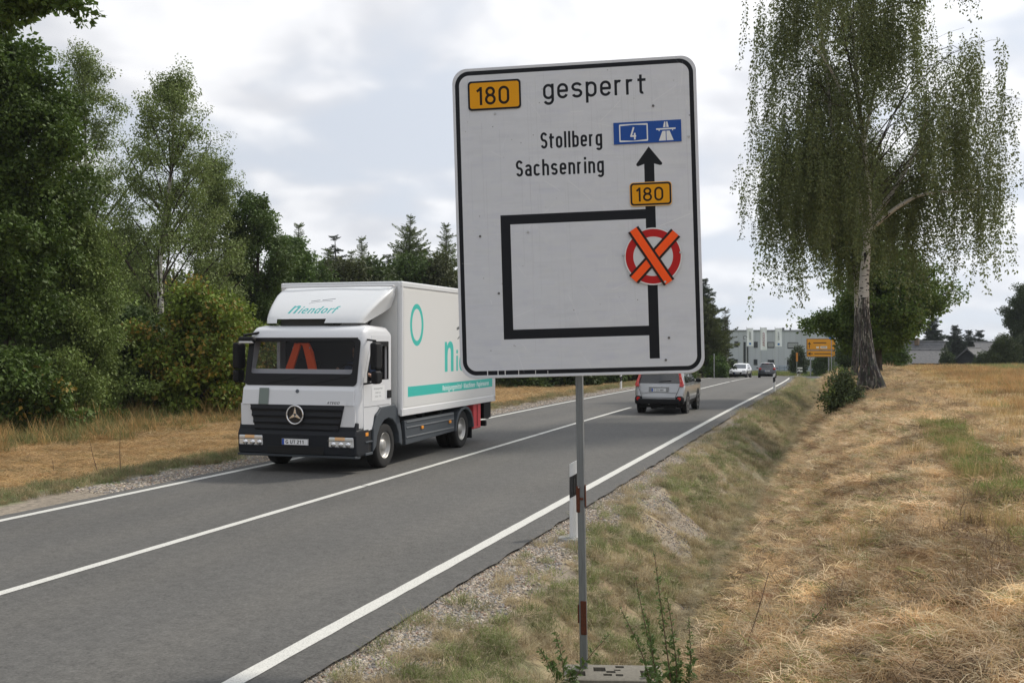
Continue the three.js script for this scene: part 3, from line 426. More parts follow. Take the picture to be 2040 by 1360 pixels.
const LEAF = { oak: [1, 2, 3].map((k) => clump(100 + k, 30, 0.36, 0.13, 0.085)), birch: [1, 2, 3].map((k) => clump(120 + k, 32, 0.38, 0.08, 0.058, 0.7)), hang: [[0.7, 20], [1.2, 34], [1.9, 54], [2.3, 62]].map(([l, n], k) => strand(140 + k, l, n * 1.45, 0.064, 0.046)), hazel: [1, 2, 3].map((k) => clump(160 + k, 26, 0.36, 0.125, 0.1)), far: [1, 2].map((k) => clump(180 + k, 60, 0.6, 0.15, 0.11)), spruce: [1, 2, 3].map((k) => spray(200 + k, 150, 1.0, 0.36, 0.17, 0.05)), larch: [1, 2, 3].map((k) => spray(220 + k, 120, 1.0, 0.3, 0.13, 0.045, -0.1)) };
const leafM = leafy(1, 1, 1, { transmission: 0.42, roughness: 0.6, specularIntensity: 0.35 }), needleM = leafy(1, 1, 1, { transmission: 0.15, roughness: 0.8 });
const CROWN = { oval: (t) => Math.sqrt(Math.max(0, 1 - (2 * t - 0.9) ** 2 / 1.22)), round: (t) => Math.sqrt(Math.max(0, 1 - (2 * t - 1) ** 2)), column: (t) => t < 0.1 ? 0.9 + t : t < 0.75 ? 1 : Math.sqrt(Math.max(0, 1 - ((t - 0.75) / 0.25) ** 2)), birch: (t) => t < 0.35 ? 0.8 + 0.2 * t / 0.35 : Math.pow(Math.max(0, 1 - (t - 0.35) / 0.65), 0.62), cone: (t) => Math.pow(1 - t, 0.68) + 0.03, bush: (t) => Math.sqrt(Math.max(0, 1 - t * t * 0.97)) };
// pixel-placed tree: x, depth Z, y of its top, half width and y of the crown's foot
function tree(kind, name, label, cat, x, Z, top, hw, foot, o = {}) {
  const r = rngOf(o.seed ?? Math.round(x * 13 + Z * 7 + top)), base = o.base ?? G(x, Z); base.y -= 0.05;
  const root = thing(name, label, cat, [base.x, base.y, base.z], 0, o.group), ppm = F / Z, hTop = EYE + (680 - top) / ppm - base.y, h0 = Math.max(o.bush ? 0.1 : 0.3, EYE + (680 - foot) / ppm - base.y), R = hw / ppm, ch = hTop - h0;
  const shape = CROWN[o.shape ?? 'oval'], wood = [], places = [], K = o.k ?? 1, tr = o.tr ?? clamp(hTop * 0.017, 0.03, 0.4), conifer = kind === 'spruce' || kind === 'larch';
  const lean = V((r() - 0.5) * 0.06, 0, (r() - 0.5) * 0.06), tp = o.trunk ?? [0, 0.2, 0.45, 0.7, 0.97].map((f, i) => V(lean.x * hTop * f + (i ? (r() - 0.5) * 0.03 * hTop : 0) * (conifer ? 0.2 : 1), hTop * f, lean.z * hTop * f + (i ? (r() - 0.5) * 0.03 * hTop : 0) * (conifer ? 0.2 : 1)));
  const trunk = curve(tp, 14), stemAt = (y) => { let i = 1; while (i < trunk.length - 1 && trunk[i].y < y) i++; return trunk[i - 1].clone().lerp(trunk[i], clamp((y - trunk[i - 1].y) / (trunk[i].y - trunk[i - 1].y + 1e-6))); };
  const birch = kind === 'birch' || kind === 'hang', tm = birch ? birchBark : bark, vs = birch ? 1 / 14 : 0.4;
  const radii = trunk.map((q, i) => { const f = clamp(q.y / hTop); return tr * (Math.pow(1 - f, o.tap ?? 0.8) * 0.95 + 0.05 + (o.flare ?? 0.3) * Math.exp(-f * (o.tap ? 45 : 26))); });
  if (!o.stems) part('trunk', tube(trunk, radii, 0, 9, 0, vs), tm, root);
  const col0 = o.c, put = (q, k, tilt, yaw) => places.push({ x: q.x, y: q.y, z: q.z, k, ky: k, r: yaw ?? r() * 6.283, tx: 0, tz: tilt ?? (r() - 0.5) * 0.5, c: vary(o.c2 && r() < (o.mix ?? 0.15) ? o.c2 : col0, r, 0.3) });
  if (conifer) {
    const rows = Math.round(ch / (o.step ?? 0.26));
    for (let i = 0; i < rows; i++) {
      const t = (i + r()) / rows, rad = R * shape(t) * (0.7 + 0.35 * r()), n = o.boughs ?? 7, y0 = h0 + ch * t;
      for (let b = 0; b < n; b++) { const a = (b + r()) / n * 6.283, L = rad * (0.55 + 0.55 * r()), y = y0 + (r() - 0.5) * 0.5, st = stemAt(y), m = Math.max(1, Math.round(L / (0.62 * K))); for (let j = 0; j < m; j++) { const f = j / m, q = st.clone().add(V(Math.cos(a) * L * f, (kind === 'larch' ? 0.28 : -0.1) * L * f * (1 - f * 0.3), Math.sin(a) * L * f)); put(q, K * Math.min(1.25, Math.max(0.4, L)) * (0.8 + 0.4 * r()), (kind === 'larch' ? 0.1 : -0.12) + (r() - 0.5) * 0.8, -a + (r() - 0.5) * 0.9); }
        if (L > 0.7) wood.push(tube([st, st.clone().add(V(Math.cos(a) * L, (kind === 'larch' ? 0.2 : -0.1) * L, Math.sin(a) * L))], 0.02, 0.006, 3)); }
    }
  } else {
    const ls = r() * 50, lobe = (a, t) => clamp(1 + (o.ragged ?? 0.75) * perlin(ls + 1.3 * Math.cos(a), ls * 2 + 1.3 * Math.sin(a) + t * ch * 0.45), 0.45, 1.35), tips = (o.tips ?? []).map((q) => ({ q })), nl = o.limbs ?? 36;
    for (let i = 0; i < nl; i++) { const t = Math.pow((i + r()) / nl, o.pow ?? 1), a = i * 2.39996 + r() * 0.9, rad = R * shape(t) * Math.sqrt(0.12 + 0.88 * r()) * (0.92 + 0.2 * r()) * lobe(a, t), c = stemAt(h0 + ch * t); tips.push({ q: V(c.x + Math.cos(a) * rad, h0 + ch * t, c.z + Math.sin(a) * rad) }); }
    for (const { q } of tips) {
      const rad = Math.hypot(q.x, q.z), ys = o.stems ? 0.02 : Math.max(Math.min(h0 * 0.85, hTop * 0.6) + (kind === 'hang' ? 2.5 * r() : 0), q.y - rad * (kind === 'hang' ? 0.1 + 0.6 * r() : 0.9 + 0.5 * r()) - 0.4), st = o.stems ? V((r() - 0.5) * 0.3, 0, (r() - 0.5) * 0.3) : stemAt(ys), wb = o.wob ?? 0.12, mid = st.clone().lerp(q, 0.45 + 0.2 * r()).add(V((r() - 0.5) * wb * 1.6 * rad, (o.arch ?? 0.14) * rad + (r() - 0.5) * wb * rad, (r() - 0.5) * wb * 1.6 * rad));
      const lp = curve([st, mid, q], 5), len = st.distanceTo(q), rl = clamp(len * 0.012 * (o.thick ?? 1), 0.008, tr * 0.55); wood.push(tube(lp, rl, rl * 0.25, 5, 0.5, vs));
      const ns = o.sub ?? 9, cr = o.cr ?? 0.8;
      for (let j = 0; j < ns; j++) {
        const f = Math.pow(lerp(o.f0 ?? 0.3, 1, r()), 0.7), k = Math.min(4, Math.floor(f * 5)), s0 = lp[k].clone().lerp(lp[k + 1], f * 5 - k), d = rv(r); d.y = d.y * 0.6 + (o.rise ?? 0.1);
        const s1 = s0.clone().addScaledVector(d, cr * (0.35 + 0.75 * r())); if (r() < 0.7) wood.push(tube([s0, s0.clone().lerp(s1, 0.5).add(V(0, 0.05 * cr, 0)), s1], rl * 0.3, 0.004, 3));
        const nc = o.leaves ?? 4;
        for (let m = 0; m < nc; m++) { const g = s0.clone().lerp(s1, 0.35 + 0.75 * r()).addScaledVector(rv(r), cr * 0.28 * r()); if (g.y < 0.1) continue; put(g, K * (0.7 + 0.6 * r()), kind === 'hang' ? (r() - 0.5) * 0.12 : undefined); }
      }
    }
  }
  if (wood.length) part('branches', join(wood), bark, root).userData.kind = 'stuff';
  const geos = LEAF[o.leaf ?? kind], crown = new THREE.Group(); crown.name = 'crown'; crown.userData.kind = 'stuff'; root.add(crown);
  geos.forEach((g, k) => { const mine = places.filter((_, i) => i % geos.length === k); if (!mine.length) return; const im = new THREE.InstancedMesh(g, conifer ? needleM : leafM, mine.length); im.name = 'foliage'; im.castShadow = im.receiveShadow = true; im.userData.kind = 'stuff'; mine.forEach((p, i) => { eul.set(p.tx, p.r, p.tz, 'YXZ'); mat4.compose(V(p.x, p.y, p.z), qa.setFromEuler(eul), V(p.k, p.k, p.k)); im.setMatrixAt(i, mat4); im.setColorAt(i, col.setRGB(...p.c)); }); crown.add(im); });
  return root;
}
const OAKC = [0.095, 0.15, 0.026], BIRCHC = [0.20, 0.255, 0.075], HAZELC = [0.21, 0.28, 0.045], BROWN = [0.34, 0.235, 0.045], SPRC = [0.05, 0.07, 0.036], LARC = [0.15, 0.195, 0.06], BRIGHT = [0.10, 0.17, 0.03];
{ // the wood on the left
  const inPx = (base, list) => list.map(([x, y, Z]) => W(x, y, Z).sub(base));
  { const b = G(-360, 22), o = { base: b, c: OAKC, limbs: 30, sub: 9, leaves: 5, cr: 0.75, tips: inPx(b, [[20, -40, 22], [60, -25, 22], [100, -35, 22.4], [110, -14, 21.7], [150, -4, 22], [168, 0, 22.3], [40, -18, 21.6]]), arch: 0.05 };
    tree('oak', 'oak_tree', 'oak reaching a leafy bough into the top left corner', 'tree', -360, 22, -520, 250, 0, o); }
  tree('oak', 'oak_tree', 'tallest dark oak at the left edge of the wood', 'tree', 10, 31, 80, 165, 640, { c: OAKC, limbs: 64, sub: 11, leaves: 5, cr: 0.85, shape: 'oval' });
  tree('birch', 'birch_tree', 'tall pale green birch peaking against the sky on the left', 'tree', 315, 43, 138, 180, 740, { c: BIRCHC, limbs: 84, sub: 9, leaves: 3, cr: 0.85, shape: 'birch', tr: 0.16, arch: 0.05, rise: 0.25 });
  tree('birch', 'birch_tree', 'birch whose top shows between the dark oak and the tall birch', 'tree', 165, 48, 108, 160, 700, { c: BIRCHC, limbs: 80, sub: 8, leaves: 3, cr: 0.85, shape: 'birch', tr: 0.16, rise: 0.25 });
  tree('birch', 'birch_tree', 'slender birch on the right shoulder of the tall birch', 'tree', 430, 51, 320, 82, 700, { c: BIRCHC, limbs: 60, sub: 8, leaves: 4, cr: 0.75, shape: 'birch', tr: 0.1, rise: 0.3 });
  tree('birch', 'birch_tree', 'young birch with thin white stem standing in front of the oak', 'tree', 150, 33.5, 425, 135, 850, { c: [0.19, 0.255, 0.065], limbs: 70, sub: 9, leaves: 4, cr: 0.65, shape: 'birch', tr: 0.07 });
  tree('hazel', 'hazel_bush', 'big bush with yellow and brown leaves left of the truck', 'bush', 405, 37, 555, 125, 850, { c: HAZELC, c2: BROWN, mix: 0.16, limbs: 60, sub: 9, leaves: 4, cr: 0.6, shape: 'bush', bush: 1, stems: 1 });
  tree('hazel', 'hazel_bush', 'yellowing bush directly behind the truck cab', 'bush', 495, 41, 640, 70, 830, { c: HAZELC, c2: BROWN, mix: 0.25, limbs: 34, sub: 8, leaves: 4, cr: 0.55, shape: 'bush', bush: 1, stems: 1 });
  tree('oak', 'oak_tree', 'dark oak above the truck cab left of the larches', 'tree', 505, 53, 395, 88, 760, { c: [0.10, 0.155, 0.035], limbs: 60, sub: 9, leaves: 4, cr: 0.9 });
  tree('oak', 'leafy_bush', 'dark leafy bush at the lower left edge of the wood', 'bush', 15, 29.8, 690, 140, 880, { c: OAKC, c2: BROWN, mix: 0.05, limbs: 46, sub: 9, leaves: 4, cr: 0.5, shape: 'bush', bush: 1, stems: 1 });
  tree('oak', 'leafy_bush', 'dense green bush between young birch and yellowing bush', 'bush', 265, 38, 610, 90, 850, { c: [0.085, 0.13, 0.032], limbs: 44, sub: 9, leaves: 4, cr: 0.6, shape: 'bush', bush: 1, stems: 1 });
  tree('oak', 'leafy_bush', 'small dark round bush in the tall grass left of the truck', 'bush', 212, 33, 822, 26, 872, { c: OAKC, limbs: 12, sub: 6, leaves: 4, cr: 0.25, shape: 'bush', bush: 1, stems: 1, k: 0.7 });
  tree('oak', 'young_oak', 'bright green young oak behind the upper left corner of the truck box', 'tree', 575, 60, 478, 62, 780, { c: [0.11, 0.18, 0.04], limbs: 40, sub: 9, leaves: 4, cr: 0.85, k: 1.2 });
  [[-60, 36, 560, 150], [110, 50, 560, 130], [330, 54, 600, 150], [470, 58, 560, 110], [210, 58, 480, 140]].forEach(([x, Z, t, w], i) => tree('oak', 'understory_tree', ['shaded undergrowth tree at the far left edge', 'shaded tree hidden behind the young birch', 'shaded tree deep in the wood under the tall birch', 'shaded tree deep in the wood behind the yellowing bush', 'shaded tree behind the gap between oak and tall birch'][i], 'tree', x, Z, t, w, 850, { c: [0.075, 0.11, 0.03], limbs: 46, sub: 8, leaves: 4, cr: 1, k: 1.4, leaf: 'far', seed: 60 + i }));
  const L = [[600, 76, 440, 30, 0], [676, 84, 462, 38, 1], [728, 86, 468, 30, 0], [812, 80, 422, 44, 0], [768, 90, 500, 26, 1], [886, 82, 440, 38, 0], [850, 92, 488, 24, 1], [640, 95, 515, 28, 0], [935, 90, 470, 36, 0], [702, 98, 495, 24, 0], [655, 70, 490, 22, 0]];
  L.forEach(([x, Z, t, w, sp], i) => tree(sp ? 'spruce' : 'larch', sp ? 'spruce_tree' : 'larch_tree', ['leftmost larch standing beside the dark oak', 'open thin conifer with spread boughs, second from the left', 'slim dark larch in the middle of the conifer row', 'tallest and broadest larch of the row above the truck', 'low dark conifer left of the tallest larch', 'pale larch close to the left edge of the detour sign', 'short dark conifer between tallest larch and the sign', 'low larch between the first two conifers', 'larch hidden behind the upper left part of the sign', 'thin larch filling the gap between the open conifer and the slim dark one', 'small pale larch just right of the first larch'][i], 'tree', x, Z, t, w * 1.75, 700, { c: sp ? [0.05, 0.066, 0.035] : LARC, shape: 'cone', k: sp ? 1 : 0.9, boughs: sp ? 7 : 10, step: sp ? 0.42 : 0.3 }));
  [[615, 62, 535, 56], [690, 66, 512, 56], [750, 68, 520, 50], [815, 70, 505, 56], [880, 70, 512, 56], [950, 70, 560, 50], [1015, 62, 650, 48], [1075, 66, 660, 45], [1130, 64, 655, 44], [1190, 70, 650, 42], [1240, 74, 640, 38], [1290, 80, 640, 38], [1345, 88, 640, 36]].forEach(([x, Z, t, w], i) => tree('oak', 'forest_shrub', ['green shrub behind the left end of the truck box', 'brown green shrub under the thin conifer', 'dark shrub under the middle of the conifer row', 'green shrub under the tallest larch', 'shrub between tallest larch and sign', 'shrub just left of the sign edge', 'light green shrub right behind the truck tail', 'shrub with dark gap left of the sign pole', 'dark shrub behind the top of the sign pole', 'shrub right of the sign pole under the board', 'shrub left of the distant marker post', 'shrub behind the silver car', 'shrub behind the right part of the sign'][i], 'shrub', x, Z, t, w, 790, { c: [[0.10, 0.155, 0.04], [0.10, 0.115, 0.045], [0.075, 0.11, 0.03]][i % 3], limbs: 34, sub: 8, leaves: 4, cr: 0.9, k: 1.3, leaf: 'far', shape: 'bush', bush: 1, stems: 1, seed: 300 + i }));
  tree('spruce', 'spruce_tree', 'tall dark spruce right beside the sign edge', 'tree', 1398, 106, 550, 52, 735, { c: SPRC, shape: 'cone', k: 1.3, boughs: 8 });
  tree('larch', 'larch_tree', 'broad yellowish green larch in front of the dark spruce', 'tree', 1412, 98, 592, 44, 740, { c: [0.09, 0.11, 0.03], shape: 'birch', k: 1.1, boughs: 10, step: 0.3 });
  tree('larch', 'larch_tree', 'narrow reddish green larch left of the grey building', 'tree', 1442, 103, 615, 20, 740, { c: [0.085, 0.09, 0.035], shape: 'birch', k: 1, boughs: 9, step: 0.3 });
  tree('spruce', 'spruce_tree', 'small dark spruce leaning over the grey building corner', 'tree', 1446, 112, 628, 22, 745, { c: SPRC, shape: 'cone', k: 1 });
  tree('oak', 'leafy_bush', 'low bright green bush above the left road bank', 'bush', 1428, 96, 706, 20, 748, { c: BRIGHT, limbs: 14, sub: 6, leaves: 4, cr: 0.5, k: 1.1, shape: 'bush', bush: 1, stems: 1 });
  tree('oak', 'leafy_bush', 'dark low hedge bush behind the white oncoming car', 'bush', 1455, 116, 722, 22, 750, { c: OAKC, limbs: 14, sub: 6, leaves: 4, cr: 0.6, k: 1.2, shape: 'bush', bush: 1, stems: 1 });
}
{ // the birches, the oak and the bush on the right bank
  const b = G(1737, 33); b.y = W(1737, 771, 33).y; const rel = (list, Z = 33) => list.map(([x, y, z]) => W(x, y, z ?? Z).sub(b));
  const tips = rel([[1640, -120], [1575, 60, 34], [1520, 180, 33], [1900, 190, 33], [1975, 330, 32.5], [1990, 250, 34], [1600, 300, 32], [1515, 330, 33.5], [1880, 90, 34], [1950, 120, 32.5], [1500, 340, 33], [1520, 400, 32.6], [1540, 440, 33.3], [1585, 470, 33], [1995, 330, 33], [1965, 400, 32.6], [1905, 440, 33.3], [1860, 480, 33], [1930, 340, 32], [1505, 180, 33], [1510, 260, 32.5], [1560, -30, 32], [1780, 60, 31.5], [1505, 60, 33], [1540, 400, 33], [2000, 370, 33.4], [1850, 360, 34]]);
  const big = tree('hang', 'birch_tree', 'big weeping birch with a black footed white trunk on the right bank', 'tree', 1737, 33, -230, 268, 430, { base: b.clone(), trunk: rel([[1737, 773], [1729, 700], [1722, 620], [1723, 540], [1731, 450], [1731, 380], [1723, 300], [1712, 200], [1700, 70], [1690, -80], [1688, -210]]), tr: 0.25, flare: 1.0, tap: 2.2, c: [0.16, 0.19, 0.072], limbs: 58, sub: 12, leaves: 3, cr: 0.85, shape: 'column', pow: 1, f0: 0.28, ragged: 1.1, tips, arch: 0.4, thick: 0.42, wob: 0.3, k: 1.05, seed: 5 });
  const limb = (list, r0, r1) => part('limb', tube(curve(rel(list), 12), r0, r1, 7, 0.45, 1 / 14), birchBark, big);
  limb([[1727, 470], [1712, 390], [1688, 330], [1668, 290], [1655, 225], [1648, 140], [1636, 40], [1630, -90]], 0.1, 0.03);
  limb([[1732, 440], [1768, 395], [1805, 335], [1832, 280], [1850, 230, 32], [1885, 160, 32]], 0.09, 0.02);
  limb([[1733, 455], [1790, 408, 32.5], [1845, 382, 32.2], [1905, 378, 32], [1960, 372, 32]], 0.08, 0.018);
  limb([[1722, 330], [1705, 250], [1672, 170, 32.5], [1640, 110, 32], [1600, 70, 32]], 0.07, 0.018); limb([[1720, 290], [1740, 190, 34], [1765, 90, 34.4], [1790, 0, 34.5]], 0.07, 0.02);
}
{
  const b = G(1703, 45), rel = (list) => list.map(([x, y]) => W(x, y, 45).sub(b));
  const t = tree('hang', 'birch_tree', 'second white stemmed birch behind the big one with lower hanging crown', 'tree', 1703, 45, 290, 165, 455, { base: b.clone(), trunk: rel([[1703, 745], [1708, 640], [1706, 560], [1702, 500], [1695, 450], [1690, 380], [1686, 310]]), tr: 0.17, tap: 1.3, c: [0.135, 0.17, 0.055], limbs: 48, sub: 11, leaves: 4, cr: 0.9, shape: 'round', arch: 0.35, k: 1.15, seed: 9 });
  part('limb', tube(curve(rel([[1706, 545], [1697, 520], [1680, 505], [1655, 490]]), 8), 0.09, 0.04, 7, 0.4, 1 / 14), birchBark, t); part('limb', tube(curve(rel([[1706, 570], [1712, 520], [1728, 490], [1745, 470]]), 8), 0.08, 0.04, 7, 0.4, 1 / 14), birchBark, t);
  const ob = G(1752, 52), orel = (list) => list.map(([x, y]) => W(x, y, 52).sub(ob));
  tree('oak', 'oak_tree', 'spreading green oak behind the birch trunk over the yellow sign', 'tree', 1757, 52, 505, 128, 680, { base: ob.clone(), c: [0.135, 0.205, 0.042], limbs: 58, sub: 10, leaves: 4, cr: 0.85, k: 1.05, shape: 'round', tr: 0.25, arch: 0.1, thick: 1.5, trunk: orel([[1748, 745], [1750, 690], [1760, 640], [1768, 590], [1775, 530]]), tips: orel([[1597, 635], [1612, 650], [1640, 630], [1650, 650], [1885, 590], [1900, 575], [1870, 610], [1660, 655], [1620, 635], [1690, 690]]) });
  tree('oak', 'oak_bush', 'knee high dark leafy bush growing on the ditch bank', 'bush', 1682, 29.4, 735, 27, 850, { leaf: 'oak', c: [0.14, 0.175, 0.075], c2: [0.24, 0.3, 0.07], mix: 0.12, limbs: 24, sub: 6, leaves: 2, cr: 0.28, k: 0.55, shape: 'oval', bush: 1, stems: 1 });
  [[1692, 125, 655, 26, 0], [1705, 70, 650, 28, 1], [1640, 120, 700, 16, 0], [1592, 135, 688, 14, 1], [1772, 74, 645, 24, 2], [1760, 86, 660, 30, 1]].forEach(([x, Z, t2, w, k], i) => tree('oak', 'leafy_bush', ['dark bush right of the yellow direction sign', 'dark bush behind the birch trunks', 'bush under the yellow direction sign', 'small tree before the right end of the grey building', 'bright green bush right of the big birch trunk', 'dark green bush behind the oak trunk'][i], 'bush', x, Z, t2, w, 752, { c: [OAKC, [0.055, 0.085, 0.025], BRIGHT][k], limbs: 26, sub: 7, leaves: 4, cr: 0.6, k: 1.2, shape: 'bush', bush: 1, stems: 1, seed: 500 + i }));
}
// ---------- the delivery truck: local x across, y up, +z forwards; origin under the front axle ----------
const white = M(0.68, 0.69, 0.71, 0.35, { clearcoat: 0.5, clearcoatRoughness: 0.15 }), greyPl = M(0.065, 0.074, 0.084, 0.6, { specularIntensity: 0.5 }), blackPl = M(0.008, 0.008, 0.009, 0.6, { specularIntensity: 0.5 }), darkIn = M(0.055, 0.055, 0.06, 0.95), rubber = M(0.018, 0.0175, 0.017, 0.9), steel = M(0.45, 0.44, 0.42, 0.45, { metalness: 0.6 }), chrome = M(0.75, 0.75, 0.76, 0.16, { metalness: 0.95 }), amber = M(0.8, 0.3, 0.03, 0.3), redLamp = M(0.55, 0.02, 0.015, 0.2, { clearcoat: 1 }), lampGlass = M(0.72, 0.74, 0.76, 0.12, { metalness: 0.35, clearcoat: 1 });
const tint = (c, r = 0.03) => M(c, c, c * 1.02, r, { transmission: 1, thickness: 0, ior: 1.3 });
function wheel(parent, x, y, z, R, w, inner, hubs = true, rimM = steel) { // axis across; outside looks along +x
  const g = new THREE.Group(); g.name = 'wheel'; g.position.set(x, y, z); parent.add(g); const s = x >= 0 ? 1 : -1;
  const lathe = (pts, n = 32) => { const l = new THREE.LatheGeometry(pts.map(([a, b]) => new THREE.Vector2(a, b)), n); l.rotateZ(-Math.PI / 2 * s); return l; };
  part('tyre', lathe([[inner, -w / 2], [R * 0.9, -w / 2], [R * 0.98, -w * 0.42], [R, -w * 0.3], [R, -w * 0.05], [R - 0.012, -w * 0.04], [R - 0.012, w * 0.04], [R, w * 0.05], [R, w * 0.3], [R * 0.98, w * 0.42], [R * 0.9, w / 2], [inner + 0.02, w / 2], [inner, w * 0.42]]), rubber, g);
  if (!hubs) return g;
  const rim = part('rim', lathe([[inner, -w * 0.4], [inner, w * 0.42], [inner * 0.93, w * 0.44], [inner * 0.9, w * 0.3], [inner * 0.8, w * 0.12], [inner * 0.45, w * 0.16], [inner * 0.42, w * 0.34], [inner * 0.2, w * 0.38], [0, w * 0.38]]), rimM, g);
  return g;
}
{
  const t = thing('delivery_truck', 'white box delivery truck with turquoise lettering coming down the road', 'truck', [-9.62, 0.012, -18.27]);
  const Wc = 1.2, Wb = 1.32;
  // cab shell, hollowed, with its openings cut
  const outline = [[-0.34, 0.95], [-0.34, 2.42], [-0.28, 2.58], [-0.12, 2.66], [0.55, 2.69], [0.78, 2.66], [0.9, 2.58], [0.96, 2.46], [1.14, 1.62], [1.2, 1.52], [1.25, 1.2], [1.25, 0.72], [0.62, 0.72], [0.58, 0.95]];
  const inner = [[-0.28, 1.05], [-0.28, 2.4], [-0.1, 2.58], [0.75, 2.58], [0.86, 2.46], [1.02, 1.62], [0.95, 1.35], [0.5, 1.05]];
  const ev = new Evaluator(); ev.useGroups = false; let cab = new Brush(flat(side(outline, -Wc, Wc, 0.14))); cab.updateMatrixWorld();
  const cut = (g) => { const b = new Brush(flat(g)); b.updateMatrixWorld(); cab = ev.evaluate(cab, b, SUBTRACTION); cab.updateMatrixWorld(); };
  cut(side(inner, -Wc + 0.07, Wc - 0.07)); cut(side([[0.7, 2.42], [0.84, 2.46], [1.3, 2.46], [1.3, 1.72], [1.05, 1.72]], -1.08, 1.08)); 
  cut(side([[-0.08, 1.66], [-0.08, 2.38], [0.62, 2.38], [0.84, 1.8], [0.84, 1.6], [0.6, 1.66]], Wc - 0.2, Wc + 0.2)); cut(side([[-0.08, 1.66], [-0.08, 2.38], [0.62, 2.38], [0.84, 1.8], [0.84, 1.66]], -Wc - 0.2, -Wc + 0.2));
  part('cab', toCreasedNormals(flat(cab.geometry), 0.6), white, t);
  const lining = part('cab_lining', [box(2.2, 0.06, 1.1, 0, 1.12, 0.3), box(2.2, 1.4, 0.03, 0, 1.8, -0.255), box(2.2, 0.03, 0.9, 0, 2.55, 0.25)], darkIn, t); lining.userData.kind = 'stuff';
  const dash = part('dashboard', side([[0.6, 1.3], [0.6, 1.68], [0.75, 1.72], [1.0, 1.66], [0.98, 1.3]], -1.1, 1.1, 0.02), M(0.03, 0.03, 0.032, 0.9), t);
  part('steering_wheel', new THREE.TorusGeometry(0.21, 0.02, 8, 24).rotateX(-0.9).translate(0.6, 1.82, 0.55), blackPl, t);
  for (const x of [0.6, -0.55]) { const s = part('seat', [box(0.5, 0.14, 0.5, x, 1.32, 0.12, { r: 0.05 }), box(0.48, 0.75, 0.14, x, 1.68, -0.16, { r: 0.06, rx: -0.12 })], M(0.03, 0.03, 0.035, 0.95), t); part('headrest', box(0.28, 0.2, 0.1, x, 2.16, -0.2, { r: 0.04 }), M(0.03, 0.03, 0.035, 0.95), s); }
  // glass and its black surround
  const wTop = V(0, 2.44, 0.955), wBot = V(0, 1.58, 1.138), wn = V(0, 0.183, 0.86).normalize(), wl = wTop.distanceTo(wBot), tiltX = -Math.atan2(0.183, 0.86);
  const wsGeo = (w, h, y0, z) => { const g = new THREE.ShapeGeometry(rrect(w, h, 0.06), 8); g.translate(0, y0, 0); g.rotateX(tiltX); g.translate(0, (wTop.y + wBot.y) / 2 + wn.y * z, (wTop.z + wBot.z) / 2 + wn.z * z + 0.02); return g; };
  part('windscreen', wsGeo(2.16, wl - 0.16, 0.05, -0.01), tint(0.6), t);
  const sur = rrect(2.3, wl, 0.09); sur.holes.push(new THREE.Path(rrect(2.08, wl - 0.27, 0.05).getPoints(6).map((p) => p.clone().add(new THREE.Vector2(0, 0.085))))); const sg = plate(sur, 0.012).rotateX(tiltX); sg.translate(0, (wTop.y + wBot.y) / 2 + 0.002, (wTop.z + wBot.z) / 2 + 0.022); part('windscreen_surround', sg, M(0.008, 0.008, 0.009, 0.3, { specularIntensity: 0.5 }), t);
  for (const [x, l, a] of [[-0.75, 0.75, 1.38], [0.2, 0.8, 1.36]]) { const p = V(x, 1.60, 1.165), q = p.clone().add(V(l * Math.sin(a), l * Math.cos(a) * 0.98, -l * Math.cos(a) * 0.2)); const arm = part('wiper', bar(p, q, 0.012, 0.008, 5), blackPl, t); }
  const sideGlass = new THREE.ShapeGeometry(new THREE.Shape([[0.08, 1.64], [0.08, 2.4], [-0.64, 2.4], [-0.86, 1.8], [-0.86, 1.64]].map(([a, b]) => new THREE.Vector2(a, b))), 4); for (const sx of [-1]) part('side_window', sideGlass.clone().rotateY(sx * Math.PI / 2).scale(1, 1, sx < 0 ? -1 : 1).translate(sx * (Wc - 0.035), 0, 0), tint(0.7), t);
  const fr = new THREE.Shape([[0.1, 1.63], [0.1, 2.42], [-0.64, 2.42], [-0.89, 1.8], [-0.89, 1.58], [-0.6, 1.63]].map(([a, b]) => new THREE.Vector2(a, b))); fr.holes.push(new THREE.Path([[0.06, 1.68], [0.06, 2.3], [-0.58, 2.3], [-0.8, 1.8], [-0.8, 1.66], [-0.58, 1.68]].map(([a, b]) => new THREE.Vector2(a, b)))); part('window_frame', plate(fr, 0.02).rotateY(Math.PI / 2).translate(Wc - 0.016, 0, 0), blackPl, t);
  // doors: seams, handle, print
  const door = part('door', side([[-0.2, 0.98], [-0.2, 2.5], [0.64, 2.5], [0.98, 1.72], [1.0, 1.3], [0.98, 0.74], [0.62, 0.78], [0.56, 1.0], [0.4, 1.2]], Wc - 0.01, Wc + 0.006, 0, [[[-0.09, 1.67], [-0.09, 2.39], [0.62, 2.39], [0.85, 1.8], [0.85, 1.62], [0.6, 1.67]]]), white, t);
  part('handle', box(0.03, 0.15, 0.17, Wc + 0.012, 1.39, -0.1, { r: 0.02 }), blackPl, door);
  const dp = canvasTex(384, 192, (c) => { c.fillStyle = '#e0e1e2'; c.fillRect(0, 0, 384, 192); c.fillStyle = '#55595c'; c.font = '34px sans-serif'; c.textAlign = 'center'; c.fillText('Reinigungsmittel', 192, 50, 330); c.font = '30px sans-serif'; c.fillText('GmbH & Co.', 192, 100); c.fillText('03722 / 7370', 192, 148); });
  part('door_print', new THREE.PlaneGeometry(0.56, 0.28).rotateY(Math.PI / 2).translate(Wc + 0.009, 1.43, 0.38), new THREE.MeshPhysicalMaterial({ map: dp, roughness: 0.35 }), door);
